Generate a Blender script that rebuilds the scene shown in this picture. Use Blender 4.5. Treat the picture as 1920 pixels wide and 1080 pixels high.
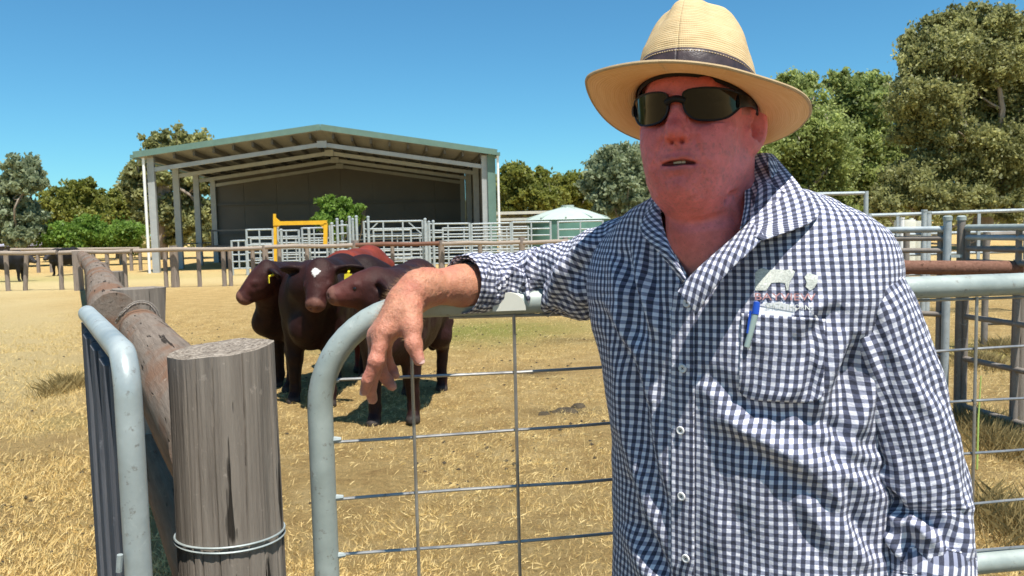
import bpy, math, random
import numpy as np
from mathutils import Matrix, Vector, Euler

# ------------------------------------------------------------ scene, camera, light
for o in list(bpy.data.objects):
    bpy.data.objects.remove(o)
sc = bpy.context.scene
COL = sc.collection
rad = math.radians
FPX = 1450.0
CAMZ = 1.45
PITCH, ROLL = rad(4.34), rad(-1.25)
cam_d = bpy.data.cameras.new('camera')
cam = bpy.data.objects.new('camera', cam_d)
COL.objects.link(cam)
Rm = Euler((rad(90) - PITCH, 0, 0)).to_matrix() @ Matrix.Rotation(ROLL, 3, 'Z')
cam.matrix_world = Matrix.Translation((0, 0, CAMZ)) @ Rm.to_4x4()
cam_d.sensor_width = 36
cam_d.lens = FPX / 1920 * 36
cam_d.clip_start = 0.05
cam_d.clip_end = 3000
cam_d.dof.use_dof = True
cam_d.dof.focus_distance = 1.6
cam_d.dof.aperture_fstop = 16
sc.camera = cam

SUN = Vector((0.17, -0.34, 0.925)).normalized()      # towards the sun
w = bpy.data.worlds.new('World')
sc.world = w
w.use_nodes = True
nt = w.node_tree
sky = nt.nodes.new('ShaderNodeTexSky')
sky.sky_type = 'NISHITA'
sky.sun_disc = False
sky.sun_elevation = math.asin(SUN.z)
sky.sun_rotation = math.atan2(SUN.x, SUN.y)
sky.air_density = 1.0
sky.dust_density = 0.15
sky.ozone_density = 2.5
tn = nt.nodes.new('ShaderNodeMix'); tn.data_type = 'RGBA'; tn.blend_type = 'MULTIPLY'; tn.inputs[0].default_value = 1
tn.inputs[7].default_value = (.47, .95, 1.10, 1)
nt.links.new(sky.outputs[0], tn.inputs[6]); nt.links.new(tn.outputs[2], nt.nodes['Background'].inputs[0])
nt.nodes['Background'].inputs[1].default_value = 0.082
sl = bpy.data.lights.new('sun', 'SUN')
sl.energy = 5.0
sl.angle = rad(0.53)
sl.color = (1.0, 0.95, 0.87)
so = bpy.data.objects.new('sun', sl)
so.rotation_euler = SUN.to_track_quat('Z', 'Y').to_euler()
so.location = (5, -5, 30)
COL.objects.link(so)
sc.view_settings.view_transform = 'Standard'
sc.view_settings.look = 'None'
sc.view_settings.exposure = 0.6
sc.view_settings.gamma = 1
sc.view_settings.use_curve_mapping = False

# ------------------------------------------------------------ helpers
RN = np.array(Rm)
def P(px, py, Y):
    """world point seen at photo pixel (px,py) at distance Y in front of the camera"""
    d = RN @ np.array([(px - 960) / FPX, -(py - 540) / FPX, -1.0])
    return np.array([0, 0, CAMZ]) + d * (Y / d[1])
def G(px, py):
    """point on the ground seen at a photo pixel"""
    d = RN @ np.array([(px - 960) / FPX, -(py - 540) / FPX, -1.0])
    return np.array([0, 0, CAMZ]) + d * (-CAMZ / d[2])
def proj(v):
    q = (np.asarray(v) - np.array([0, 0, CAMZ])) @ RN
    return 960 + FPX * q[..., 0] / -q[..., 2], 540 - FPX * q[..., 1] / -q[..., 2]
def nrm(v):
    v = np.asarray(v, float)
    return v / np.linalg.norm(v)

rs = np.random.RandomState(7)
_tab = rs.rand(64, 64, 64).astype(np.float32)
def noise3(x, y, z):
    x = np.asarray(x, np.float32); y = np.asarray(y, np.float32); z = np.asarray(z, np.float32)
    xi, yi, zi = np.floor(x).astype(int), np.floor(y).astype(int), np.floor(z).astype(int)
    fx, fy, fz = x - xi, y - yi, z - zi
    fx = fx * fx * (3 - 2 * fx); fy = fy * fy * (3 - 2 * fy); fz = fz * fz * (3 - 2 * fz)
    r = 0
    for a in (0, 1):
        for b in (0, 1):
            for c in (0, 1):
                t = _tab[(xi + a) & 63, (yi + b) & 63, (zi + c) & 63]
                r = r + t * (fx if a else 1 - fx) * (fy if b else 1 - fy) * (fz if c else 1 - fz)
    return r * 2 - 1
def fbm(x, y, z, o=3):
    s, a = 0, 1.0
    for i in range(o):
        s = s + a * noise3(x * 2 ** i + 17 * i, y * 2 ** i, z * 2 ** i)
        a *= .5
    return s

def setp(o, label=None, cat=None, group=None, kind=None):
    if label: o['label'] = label
    if cat: o['category'] = cat
    if group: o['group'] = group
    if kind: o['kind'] = kind
    return o
def empty(name, loc=(0, 0, 0), rz=0, label=None, cat=None, group=None):
    o = bpy.data.objects.new(name, None)
    o.empty_display_size = .1
    COL.objects.link(o)
    o.location = [float(a) for a in loc]
    o.rotation_euler = (0, 0, rz)
    return setp(o, label, cat, group)
def link(name, me, parent=None, mat=None):
    o = bpy.data.objects.new(name, me)
    COL.objects.link(o)
    if mat is not None and not me.materials:
        me.materials.append(mat)
    if parent is not None:
        o.parent = parent
    return o
ORG = {}
def wparent(o, parent):
    """the mesh is in world coordinates: keep it there under an (unrotated) parent"""
    t = Vector((0, 0, 0)); p = parent
    while p is not None:
        t += p.location; p = p.parent
    o.parent = parent
    o.location = -t
def mesh(name, V, F, uv=None, col=None, smooth=True, mat=None, parent=None, uvf=None, world=True):
    """V (n,3); F (m,k) array or list; uv per-vertex (n,2)"""
    me = bpy.data.meshes.new(name)
    V = np.asarray(V, np.float32)
    if isinstance(F, np.ndarray):
        k = F.shape[1]; m = len(F)
        me.vertices.add(len(V)); me.vertices.foreach_set('co', V.ravel())
        me.loops.add(m * k); me.loops.foreach_set('vertex_index', F.ravel().astype(np.int32))
        me.polygons.add(m)
        me.polygons.foreach_set('loop_start', np.arange(0, m * k, k, dtype=np.int32))
        me.update(calc_edges=True)
    else:
        me.from_pydata(V.tolist(), [], F)
        me.update()
    me.polygons.foreach_set('use_smooth', np.full(len(me.polygons), smooth))
    if uv is not None or uvf is not None:
        l = me.uv_layers.new(name='UVMap')
        li = np.zeros(len(me.loops), np.int32); me.loops.foreach_get('vertex_index', li)
        d = np.asarray(uv, np.float32)[li] if uvf is None else uvf
        l.data.foreach_set('uv', d.ravel())
    if col is not None:
        a = me.color_attributes.new('Col', 'FLOAT_COLOR', 'POINT')
        c = np.ones((len(V), 4), np.float32); c[:, :3] = col
        a.data.foreach_set('color', c.ravel())
    me.validate()
    o = link(name, me, None, mat)
    if parent is not None:
        if world: wparent(o, parent)
        else: o.parent = parent
    return o
class MB:
    def __init__(s): s.v = []; s.f = []; s.n = 0
    def add(s, V, F):
        s.v.append(np.asarray(V, float)); s.f += [tuple(int(i) + s.n for i in f) for f in F]; s.n += len(V); return s
    def box(s, c, d, R=None, bev=0.0):
        c = np.asarray(c, float); h = np.asarray(d, float) / 2
        if bev > 0:
            b = min(bev, h.min() * .9)
            V = []
            for sx in (-1, 1):
                for sy in (-1, 1):
                    for sz in (-1, 1):
                        V += [(sx * (h[0] - b), sy * (h[1] - b), sz * h[2]), (sx * (h[0] - b), sy * h[1], sz * (h[2] - b)), (sx * h[0], sy * (h[1] - b), sz * (h[2] - b))]
            V = np.array(V)
            def I(sx, sy, sz, k): return ((sx > 0) * 4 + (sy > 0) * 2 + (sz > 0)) * 3 + k
            F = []
            for q in (-1, 1):
                F.append([I(-1, -1, q, 0), I(1, -1, q, 0), I(1, 1, q, 0), I(-1, 1, q, 0)][::q])
                F.append([I(-1, q, -1, 1), I(1, q, -1, 1), I(1, q, 1, 1), I(-1, q, 1, 1)][::-q])
                F.append([I(q, -1, -1, 2), I(q, 1, -1, 2), I(q, 1, 1, 2), I(q, -1, 1, 2)][::q])
            for a in (-1, 1):
                for b2 in (-1, 1):
                    F.append([I(-1, a, b2, 0), I(1, a, b2, 0), I(1, a, b2, 1), I(-1, a, b2, 1)][::(1 if a * b2 > 0 else -1)])
                    F.append([I(a, -1, b2, 0), I(a, -1, b2, 2), I(a, 1, b2, 2), I(a, 1, b2, 0)][::(-1 if a * b2 < 0 else 1)])
                    F.append([I(a, b2, -1, 1), I(a, b2, 1, 1), I(a, b2, 1, 2), I(a, b2, -1, 2)][::(1 if a * b2 < 0 else -1)])
            for a in (-1, 1):
                for b2 in (-1, 1):
                    for c2 in (-1, 1):
                        F.append([I(a, b2, c2, 0), I(a, b2, c2, 1), I(a, b2, c2, 2)])
        else:
            V = np.array([(x, y, z) for x in (-h[0], h[0]) for y in (-h[1], h[1]) for z in (-h[2], h[2])])
            F = [(0, 1, 3, 2), (4, 6, 7, 5), (0, 4, 5, 1), (2, 3, 7, 6), (0, 2, 6, 4), (1, 5, 7, 3)]
        if R is not None: V = V @ np.asarray(R, float).T
        return s.add(V + c, F)
    def beam(s, p0, p1, wd, ht, up=(0, 0, 1)):
        p0 = np.asarray(p0, float); p1 = np.asarray(p1, float)
        x = nrm(p1 - p0); y = np.cross(up, x)
        y = nrm(y) if np.linalg.norm(y) > 1e-6 else np.array([0, 1., 0]); z = np.cross(x, y)
        return s.box((p0 + p1) / 2, (np.linalg.norm(p1 - p0), wd, ht), np.array([x, y, z]).T)
    def tube(s, pts, r, n=10, caps=True):
        pts = np.asarray(pts, float); m = len(pts)
        r = np.full(m, r) if np.isscalar(r) else np.asarray(r, float)
        T = np.gradient(pts, axis=0); T /= np.linalg.norm(T, axis=1)[:, None] + 1e-12
        a = np.array([0, 0, 1.]) if abs(T[0][2]) < .9 else np.array([1., 0, 0])
        u = nrm(np.cross(T[0], a)); V = []
        for i in range(m):
            u = u - T[i] * (u @ T[i]); u = nrm(u); v = np.cross(T[i], u)
            for k in range(n):
                an = 2 * math.pi * k / n
                V.append(pts[i] + r[i] * (math.cos(an) * u + math.sin(an) * v))
        F = [(i * n + k, i * n + (k + 1) % n, (i + 1) * n + (k + 1) % n, (i + 1) * n + k) for i in range(m - 1) for k in range(n)]
        if caps:
            F += [tuple(range(n))[::-1], tuple((m - 1) * n + k for k in range(n))]
        return s.add(V, F)
    def disc(s, c, nrml, r, t, n=14):
        c = np.asarray(c, float); q = nrm(nrml)
        return s.tube([c - q * t / 2, c + q * t / 2], r, n)
    def build(s, name, mat, parent=None, smooth=True, world=True):
        o = mesh(name, np.vstack(s.v), s.f, smooth=smooth, mat=mat, parent=parent, world=world)
        if smooth:
            me = o.data
            me.set_sharp_from_angle(angle=rad(40))
        return o
def catmull(pts, n):
    """smooth polyline through rows of any width"""
    pts = np.asarray(pts, float); m = len(pts)
    t = np.linspace(0, m - 1, n); i = np.minimum(t.astype(int), m - 2); f = (t - i)[:, None]
    p = lambda j: pts[np.clip(j, 0, m - 1)]
    a, b, c, d = p(i - 1), p(i), p(i + 1), p(i + 2)
    a = np.where((i == 0)[:, None], 2 * b - c, a); d = np.where((i == m - 2)[:, None], 2 * c - b, d)
    return .5 * (2 * b + (c - a) * f + (2 * a - 5 * b + 4 * c - d) * f ** 2 + (3 * b - a - 3 * c + d) * f ** 3)
def gridfaces(nr, nc, wrap=False):
    r = np.arange(nr - 1)[:, None]; c = np.arange(nc if wrap else nc - 1)[None]
    c2 = (c + 1) % nc
    return np.stack([r * nc + c, r * nc + c2, (r + 1) * nc + c2, (r + 1) * nc + c], -1).reshape(-1, 4)
def gnormals(Gd, wrap=False):
    du = np.gradient(Gd, axis=1)
    if wrap:
        du = (np.roll(Gd, -1, 1) - np.roll(Gd, 1, 1)) / 2
    dv = np.gradient(Gd, axis=0)
    n = np.cross(du, dv); return n / (np.linalg.norm(n, axis=-1, keepdims=True) + 1e-12)

# ------------------------------------------------------------ implicit modelling (smooth unions, surface nets)
class Vol:
    def __init__(s, lo, hi, h):
        s.lo = np.asarray(lo, np.float32); s.h = h
        s.n = np.ceil((np.asarray(hi) - s.lo) / h).astype(int) + 1
        s.F = np.full(s.n, 0.05, np.float32)
    def _sl(s, lo, hi):
        a = np.clip(np.floor((lo - s.lo) / s.h).astype(int), 0, s.n); b = np.clip(np.ceil((hi - s.lo) / s.h).astype(int) + 1, 0, s.n)
        if (b <= a).any(): return None
        sl = tuple(slice(x, y) for x, y in zip(a, b))
        g = [s.lo[i] + s.h * np.arange(a[i], b[i], dtype=np.float32) for i in range(3)]
        return sl, g[0][:, None, None], g[1][None, :, None], g[2][None, None, :]
    def _ap(s, r, d, k, op):
        A = s.F[r]
        if op == 'u':
            if k > 0:
                h = np.clip(.5 + .5 * (A - d) / k, 0, 1); s.F[r] = A + (d - A) * h - k * h * (1 - h)
            else: s.F[r] = np.minimum(A, d)
        else:
            d = -d
            h = np.clip(.5 + .5 * (d - A) / max(k, 1e-5), 0, 1); s.F[r] = A + (d - A) * h + k * h * (1 - h)
    def cone(s, a, b, ra, rb, k=.01, op='u'):
        a = np.asarray(a, np.float32); b = np.asarray(b, np.float32); m = max(ra, rb) + k + 2 * s.h
        q = s._sl(np.minimum(a, b) - m, np.maximum(a, b) + m)
        if q is None: return
        r, X, Y, Z = q; ab = b - a; L = float(ab @ ab) + 1e-12
        t = np.clip(((X - a[0]) * ab[0] + (Y - a[1]) * ab[1] + (Z - a[2]) * ab[2]) / L, 0, 1)
        d = np.sqrt((X - a[0] - t * ab[0]) ** 2 + (Y - a[1] - t * ab[1]) ** 2 + (Z - a[2] - t * ab[2]) ** 2) - (ra + (rb - ra) * t)
        s._ap(r, d, k, op)
    def ell(s, c, rr, R=None, k=.01, op='u'):
        c = np.asarray(c, np.float32); rr = np.asarray(rr, np.float32)
        R = np.eye(3) if R is None else np.asarray(R, float)       # rows = local axes
        ext = np.sqrt(((R * rr[:, None]) ** 2).sum(0)) + k + 2 * s.h
        q = s._sl(c - ext, c + ext)
        if q is None: return
        r, X, Y, Z = q; X = X - c[0]; Y = Y - c[1]; Z = Z - c[2]
        L = [(R[i, 0] * X + R[i, 1] * Y + R[i, 2] * Z).astype(np.float32) for i in range(3)]
        k0 = np.sqrt(sum((L[i] / rr[i]) ** 2 for i in range(3))); k1 = np.sqrt(sum((L[i] / rr[i] ** 2) ** 2 for i in range(3))) + 1e-6
        s._ap(r, k0 * (k0 - 1) / k1, k, op)
    def chain(s, pts, rr, k=.01, op='u'):
        for i in range(len(pts) - 1): s.cone(pts[i], pts[i + 1], rr[i], rr[i + 1], k, op)
    def net(s, smooth=1):
        F = s.F; S = F < 0
        c = [S[i:S.shape[0] - 1 + i, j:S.shape[1] - 1 + j, k:S.shape[2] - 1 + k] for i in (0, 1) for j in (0, 1) for k in (0, 1)]
        an = c[0].copy(); al = c[0].copy()
        for q in c[1:]: an |= q; al &= q
        act = an & ~al
        I = np.argwhere(act); idx = np.full(act.shape, -1, np.int32); idx[act] = np.arange(len(I))
        acc = np.zeros((len(I), 3)); cnt = np.zeros(len(I))
        crn = np.array([(i, j, k) for i in (0, 1) for j in (0, 1) for k in (0, 1)])
        val = [F[I[:, 0] + o[0], I[:, 1] + o[1], I[:, 2] + o[2]] for o in crn]
        for a in range(8):
            for b in range(a + 1, 8):
                if np.abs(crn[a] - crn[b]).sum() != 1: continue
                m = (val[a] < 0) != (val[b] < 0)
                t = (val[a] / (val[a] - val[b] + 1e-12))[m][:, None]
                acc[m] += crn[a] + (crn[b] - crn[a]) * t; cnt[m] += 1
        V = s.lo + s.h * (I + acc / np.maximum(cnt, 1)[:, None])
        Q = []
        for ax in range(3):
            o1, o2 = [(1, 2), (2, 0), (0, 1)][ax]
            A = S[tuple(slice(0, -1) if i == ax else slice(None) for i in range(3))]
            B = S[tuple(slice(1, None) if i == ax else slice(None) for i in range(3))]
            E = np.argwhere(A != B)
            e1 = np.eye(3, dtype=int)[o1]; e2 = np.eye(3, dtype=int)[o2]
            ok = (E[:, o1] > 0) & (E[:, o2] > 0) & (E[:, o1] < act.shape[o1]) & (E[:, o2] < act.shape[o2]); E = E[ok]
            g = lambda X: idx[X[:, 0], X[:, 1], X[:, 2]]
            q = np.stack([g(E - e1 - e2), g(E - e2), g(E), g(E - e1)], 1)
            fl = ~S[E[:, 0], E[:, 1], E[:, 2]]
            q[fl] = q[fl][:, ::-1]; Q.append(q)
        Q = np.vstack(Q); Q = Q[(Q >= 0).all(1)]
        for _ in range(smooth):
            T = np.zeros_like(V); n = np.zeros(len(V))
            for a, b in ((0, 1), (1, 2), (2, 3), (3, 0)):
                for x, y in ((a, b), (b, a)):
                    T += np.stack([np.bincount(Q[:, x], V[Q[:, y], j], len(V)) for j in range(3)], 1)
                    n += np.bincount(Q[:, x], minlength=len(V))
            V = V * .5 + .5 * T / np.maximum(n, 1)[:, None]
        return V, Q
# ------------------------------------------------------------ materials
MATS = {}
class NT:
    def __init__(s, name, rough=.7, metal=0.0, spec=.4):
        s.m = bpy.data.materials.new(name); s.m.use_nodes = True; s.t = s.m.node_tree
        s.b = s.t.nodes['Principled BSDF']; s.b.inputs['Roughness'].default_value = rough
        s.b.inputs['Metallic'].default_value = metal; s.b.inputs['Specular IOR Level'].default_value = spec
        MATS[name] = s.m
    def N(s, typ, **kw):
        n = s.t.nodes.new(typ)
        for k, v in kw.items():
            if k.startswith('i_'):
                n.inputs[k[2:].replace('_', ' ')].default_value = v
            else: setattr(n, k, v)
        return n
    def L(s, a, b): s.t.links.new(a, b)
    def coord(s, kind='Object', scale=(1, 1, 1), rot=(0, 0, 0)):
        tc = s.N('ShaderNodeTexCoord'); mp = s.N('ShaderNodeMapping'); mp.inputs['Scale'].default_value = scale; mp.inputs['Rotation'].default_value = rot
        s.L(tc.outputs[kind], mp.inputs[0]); return mp.outputs[0]
    def noise(s, vec, scale=5, detail=4, rough=.6, dist=0):
        n = s.N('ShaderNodeTexNoise'); n.inputs['Scale'].default_value = scale; n.inputs['Detail'].default_value = detail
        n.inputs['Roughness'].default_value = rough; n.inputs['Distortion'].default_value = dist
        s.L(vec, n.inputs['Vector']); return n.outputs[0]
    def ramp(s, fac, stops):
        r = s.N('ShaderNodeValToRGB'); e = r.color_ramp.elements
        while len(e) < len(stops): e.new(.5)
        for x, (p, c) in zip(e, stops): x.position = p; x.color = (*c, 1) if len(c) == 3 else c
        s.L(fac, r.inputs[0]); return r.outputs[0]
    def mix(s, fac, a, b, mode='MIX'):
        m = s.N('ShaderNodeMix', data_type='RGBA', blend_type=mode)
        if isinstance(fac, (int, float)): m.inputs[0].default_value = fac
        else: s.L(fac, m.inputs[0])
        for i, x in ((6, a), (7, b)):
            if isinstance(x, tuple): m.inputs[i].default_value = (*x, 1)
            else: s.L(x, m.inputs[i])
        return m.outputs[2]
    def math(s, op, a, b=None, c=None):
        m = s.N('ShaderNodeMath', operation=op)
        for i, x in enumerate((a, b, c)):
            if x is None: continue
            if isinstance(x, (int, float)): m.inputs[i].default_value = x
            else: s.L(x, m.inputs[i])
        return m.outputs[0]
    def base(s, c):
        if isinstance(c, tuple): s.b.inputs['Base Color'].default_value = (*c, 1)
        else: s.L(c, s.b.inputs['Base Color'])
    def bump(s, h, strength=.3, dist=.01):
        b = s.N('ShaderNodeBump'); b.inputs['Strength'].default_value = strength; b.inputs['Distance'].default_value = dist
        s.L(h, b.inputs['Height']); s.L(b.outputs[0], s.b.inputs['Normal'])
g1 = lambda v: (v, v, v)

def plain(name, c, rough=.6, metal=0, var=.15, sc_=6, bump=0.0, spec=.4):
    m = NT(name, rough, metal, spec); v = m.coord()
    n = m.noise(v, sc_, 5)
    m.base(m.ramp(n, [(.3, tuple(x * (1 - var) for x in c)), (.7, tuple(min(1, x * (1 + var)) for x in c))]))
    if bump: m.bump(n, bump, .01)
    return m.m
# gingham cloth: 12 mm repeat, driven by the cloth's own UVs in metres
m = NT('gingham_cloth', .85, 0, .2)
uv = m.N('ShaderNodeUVMap'); sep = m.N('ShaderNodeSeparateXYZ'); m.L(uv.outputs[0], sep.inputs[0])
wob = m.noise(uv.outputs[0], 35, 2)
def stripe(out, ph):
    a = m.math('ADD', m.math('MULTIPLY', out, 1 / .0105), m.math('MULTIPLY', wob, .12))
    t = m.math('PINGPONG', m.math('ADD', a, ph), .5)                 # 0..0.5
    r = m.N('ShaderNodeMapRange', interpolation_type='SMOOTHSTEP'); m.L(t, r.inputs[0])
    r.inputs[1].default_value = .22; r.inputs[2].default_value = .28; return r.outputs[0]
su, sv = stripe(sep.outputs[0], 0), stripe(sep.outputs[1], .3)
tot = m.math('ADD', m.math('MULTIPLY', su, .60), m.math('MULTIPLY', sv, .40))
col = m.ramp(tot, [(0, (.80, .80, .86)), (.40, (.27, .285, .38)), (.60, (.10, .11, .18)), (1.0, (.010, .013, .035))])
fn = m.noise(uv.outputs[0], 900, 2)
col = m.mix(m.math('MULTIPLY', fn, .22), col, (.35, .36, .42))
m.base(col); wv = m.noise(uv.outputs[0], 120, 4, .7); m.bump(m.math('ADD', wv, m.math('MULTIPLY', fn, .15)), .55, .004)
m.b.inputs['Sheen Weight'].default_value = .1
GING = m.m
# skin: painted pigment attribute x mottling
m = NT('skin', .5, 0, .35); v = m.coord()
at = m.N('ShaderNodeVertexColor'); at.layer_name = 'Col'
n1 = m.noise(v, 60, 5, .7); n2 = m.noise(v, 260, 3, .6)
c = m.mix(.75, at.outputs[0], m.ramp(n1, [(.3, (.78, .70, .68)), (.7, (1.2, 1.2, 1.2))]), 'MULTIPLY')
c = m.mix(m.ramp(n2, [(.60, g1(0)), (.70, g1(.38))]), c, (.30, .11, .06))
m.base(c); m.b.inputs['Subsurface Weight'].default_value = .18; m.b.inputs['Subsurface Radius'].default_value = (1, .3, .15)
m.b.inputs['Subsurface Scale'].default_value = .006
m.L(m.ramp(n1, [(.3, g1(.33)), (.7, g1(.55))]), m.b.inputs['Roughness'])
m.bump(m.math('ADD', m.noise(v, 420, 3, .7), m.math('MULTIPLY', n1, 1.4)), .5, .003)
SKIN = m.m
# cattle hide
m = NT('hide', .58, 0, .22); v = m.coord()
at = m.N('ShaderNodeVertexColor'); at.layer_name = 'Col'
n1 = m.noise(v, 9, 6, .7)
m.base(m.mix(.7, at.outputs[0], m.ramp(n1, [(.3, g1(.6)), (.7, g1(1.4))]), 'MULTIPLY'))
m.bump(m.noise(m.coord(scale=(1, 1, .4)), 90, 4, .7), .5, .01); HIDE = m.m
# straw
m = NT('straw_weave', .75, 0, .25); uv = m.N('ShaderNodeUVMap'); sp = m.N('ShaderNodeSeparateXYZ'); m.L(uv.outputs[0], sp.inputs[0])
rib = m.math('SINE', m.math('MULTIPLY', sp.outputs[1], 2 * math.pi / .0032)); th = m.math('SINE', m.math('MULTIPLY', sp.outputs[0], 2 * math.pi / .0028))
rb = m.math('MULTIPLY', m.math('ADD', rib, 1), .5)
n1 = m.noise(m.coord('UV', (30, 260, 1)), 1, 4)
c = m.ramp(n1, [(.25, (.68, .50, .25)), (.75, (.84, .68, .40))]); c = m.mix(m.math('MULTIPLY', m.math('SUBTRACT', 1, rb), .22), c, (.50, .34, .15))
m.base(c); m.bump(m.math('ADD', rib, m.math('MULTIPLY', th, .5)), .35, .0008)
tr = m.N('ShaderNodeBsdfTranslucent'); tr.inputs[0].default_value = (.85, .45, .15, 1); mx = m.N('ShaderNodeMixShader'); mx.inputs[0].default_value = .22
m.L(m.b.outputs[0], mx.inputs[1]); m.L(tr.outputs[0], mx.inputs[2]); m.L(mx.outputs[0], m.t.nodes['Material Output'].inputs[0])
STRAW = m.m
LEATHER = plain('dark_leather', (.05, .032, .03), .38, 0, .4, 60, .15, .6)
THREAD = plain('pale_thread', (.55, .45, .3), .8)
SWEAT = plain('sweatband', (.03, .02, .02), .8)
GLOSSB = plain('sunglass_frame', (.008, .008, .009), .5, 0, .2, 30, 0, .25)
m = NT('dark_lens', .06, 0, .5); m.base((.004, .004, .005)); m.b.inputs['Specular IOR Level'].default_value = .35; LENS = m.m
BUTTON = plain('button_pearl', (.75, .74, .72), .25, 0, .05)
PAPER = plain('paper', (.8, .8, .8), .8, 0, .04)
BLUEP = plain('pen_blue', (.02, .08, .45), .3, 0, .05)
CLEARP = plain('pen_barrel', (.35, .45, .42), .2, 0, .1)
JEANS = plain('denim', (.05, .07, .13), .85, 0, .35, 40, .3)
BOOT = plain('boot_leather', (.09, .05, .03), .55, 0, .3, 30, .2)
TOOTH = plain('teeth', (.62, .56, .46), .4, 0, .08)
EMB_W = plain('embroidery_grey', (.60, .62, .56), .85, 0, .3, 500)
EMB_R = plain('embroidery_red', (.52, .27, .26), .85, 0, .1)
# galvanised pipe
def galv(name, a, b, rough=.48, metal=.35):
    m = NT(name, rough, metal, .5); v = m.coord(); n = m.noise(v, 18, 6, .65); n2 = m.noise(v, 4, 3); n3 = m.noise(v, 70, 4, .7)
    c = m.ramp(n, [(.3, a), (.7, b)]); c = m.mix(m.ramp(n2, [(.45, g1(0)), (.75, g1(.4))]), c, tuple(x * .62 for x in a))
    c = m.mix(m.ramp(n3, [(.60, g1(0)), (.70, g1(.6))]), c, (.13, .10, .07)); c = m.mix(m.ramp(m.noise(v, 11, 5, .8, 1.2), [(.60, g1(0)), (.66, g1(.35))]), c, (.55, .58, .54)); m.base(c)
    m.L(m.ramp(n, [(.3, g1(rough - .12)), (.7, g1(rough + .15))]), m.b.inputs['Roughness']); m.bump(n3, .12, .003); return m.m
GALV = galv('galvanised_pipe', (.29, .335, .31), (.40, .45, .415), .52, .15)
GALV2 = galv('galvanised_bright', (.31, .355, .35), (.43, .48, .47), .45, .2)
YARD = galv('yard_steel', (.36, .40, .41), (.48, .53, .54), .55, .25)
OLDST = galv('old_yard_steel', (.20, .17, .14), (.30, .26, .22), .7, .2)
WIRE = galv('fence_wire', (.30, .29, .27), (.46, .45, .42), .4, .7)
# weathered wood: grain along object Z (or X)
def wood(name, a, b, axis='Z', crack=.5, red=None, scale=1.0):
    m = NT(name, .92, 0, .06); s = {'Z': (1, 1, .06), 'X': (.06, 1, 1), 'Y': (1, .06, 1)}[axis]
    v = m.coord(scale=s); n = m.noise(v, 55 * scale, 8, .72, .4); n2 = m.noise(m.coord(scale=(1.6, .7, 1.6)), 2.6, 4); n3 = m.noise(v, 40 * scale, 3, .55, .15)
    c = m.ramp(n, [(.25, a), (.75, b)])
    if red: c = m.mix(m.ramp(n2, [(.47, g1(0)), (.62, g1(.85))]), c, red)
    cr = m.ramp(n3, [(.33, g1(1)), (.36, g1(0))]); c = m.mix(m.math('MULTIPLY', cr, crack), c, tuple(x * .18 for x in a))
    n4 = m.noise(m.coord(), 34, 4, .7); c = m.mix(m.ramp(n4, [(.63, g1(0)), (.72, g1(.55))]), c, tuple(min(1, x * 1.5) for x in b))
    m.base(c); h = m.math('SUBTRACT', n, m.math('MULTIPLY', cr, 1.2)); m.bump(h, .8, .006); return m.m
WOODP = wood('weathered_post', (.155, .130, .108), (.31, .27, .225), 'Z', .95)
WOODL = wood('weathered_log', (.115, .09, .072), (.27, .22, .175), 'Y', .9, (.19, .105, .065))
m = NT('end_grain', .95, 0, .05); ge = m.N('ShaderNodeNewGeometry'); mp = m.N('ShaderNodeMapping'); pc_ = P(416, 665, 1.30); mp.inputs['Location'].default_value = (-float(pc_[0]) + .012, -1.305, 0); mp.inputs['Scale'].default_value = (1, 1, 0)
m.L(ge.outputs['Position'], mp.inputs[0]); ln = m.N('ShaderNodeVectorMath', operation='LENGTH'); m.L(mp.outputs[0], ln.inputs[0]); nn = m.noise(ge.outputs['Position'], 30, 5, .7)
rg = m.math('SINE', m.math('MULTIPLY', m.math('ADD', ln.outputs['Value'], m.math('MULTIPLY', nn, .035)), 800))
c = m.ramp(m.math('ADD', m.math('MULTIPLY', rg, .10), nn), [(.25, (.17, .14, .11)), (.8, (.40, .35, .29))]); c = m.mix(m.ramp(m.noise(ge.outputs['Position'], 120, 4, .8), [(.35, g1(.7)), (.5, g1(0))]), c, (.07, .055, .045))
m.base(c); m.bump(m.math('ADD', nn, m.math('MULTIPLY', rg, .2)), .9, .004); ENDG = m.m
WOODD = wood('grey_boards', (.075, .08, .092), (.165, .17, .185), 'Z', .8)
WOODF = wood('fence_timber', (.19, .155, .13), (.33, .28, .24), 'Z', .3)
WOODFX = wood('fence_rail_timber', (.26, .21, .17), (.42, .35, .28), 'X', .3)
WOODB = wood('brown_lower_log', (.13, .075, .045), (.27, .165, .10), 'Y', .5)
WOODR = wood('red_brown_log', (.13, .065, .045), (.26, .14, .10), 'X', .5)
# shed
def ribbed(name, c, axis, pitch, rough=.5, metal=.2, rust=0):
    m = NT(name, rough, metal, .4); v = m.coord(); sp = m.N('ShaderNodeSeparateXYZ'); m.L(v, sp.inputs[0])
    s = m.math('SINE', m.math('MULTIPLY', sp.outputs['XYZ'.index(axis)], 2 * math.pi / pitch)); n = m.noise(v, .6, 5)
    m.base(m.ramp(n, [(.3, tuple(x * .85 for x in c)), (.7, tuple(x * 1.12 for x in c))])); m.bump(s, .5, .02); return m.m
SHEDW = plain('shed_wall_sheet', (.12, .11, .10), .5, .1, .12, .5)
SHEDR = plain('shed_roof_sheet', (.30, .30, .29), .5, .2, .1, .5)
GREEN = plain('green_flashing', (.12, .20, .165), .5, 0, .1, 3)
CREAMST = plain('portal_steel', (.37, .385, .38), .5, .1, .1, 3)
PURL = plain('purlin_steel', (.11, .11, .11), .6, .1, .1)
WHITEP = plain('white_pipe', (.8, .8, .78), .4, 0, .05)
YELLOW = plain('yellow_paint', (.72, .40, .02), .45, 0, .12, 5)
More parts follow.
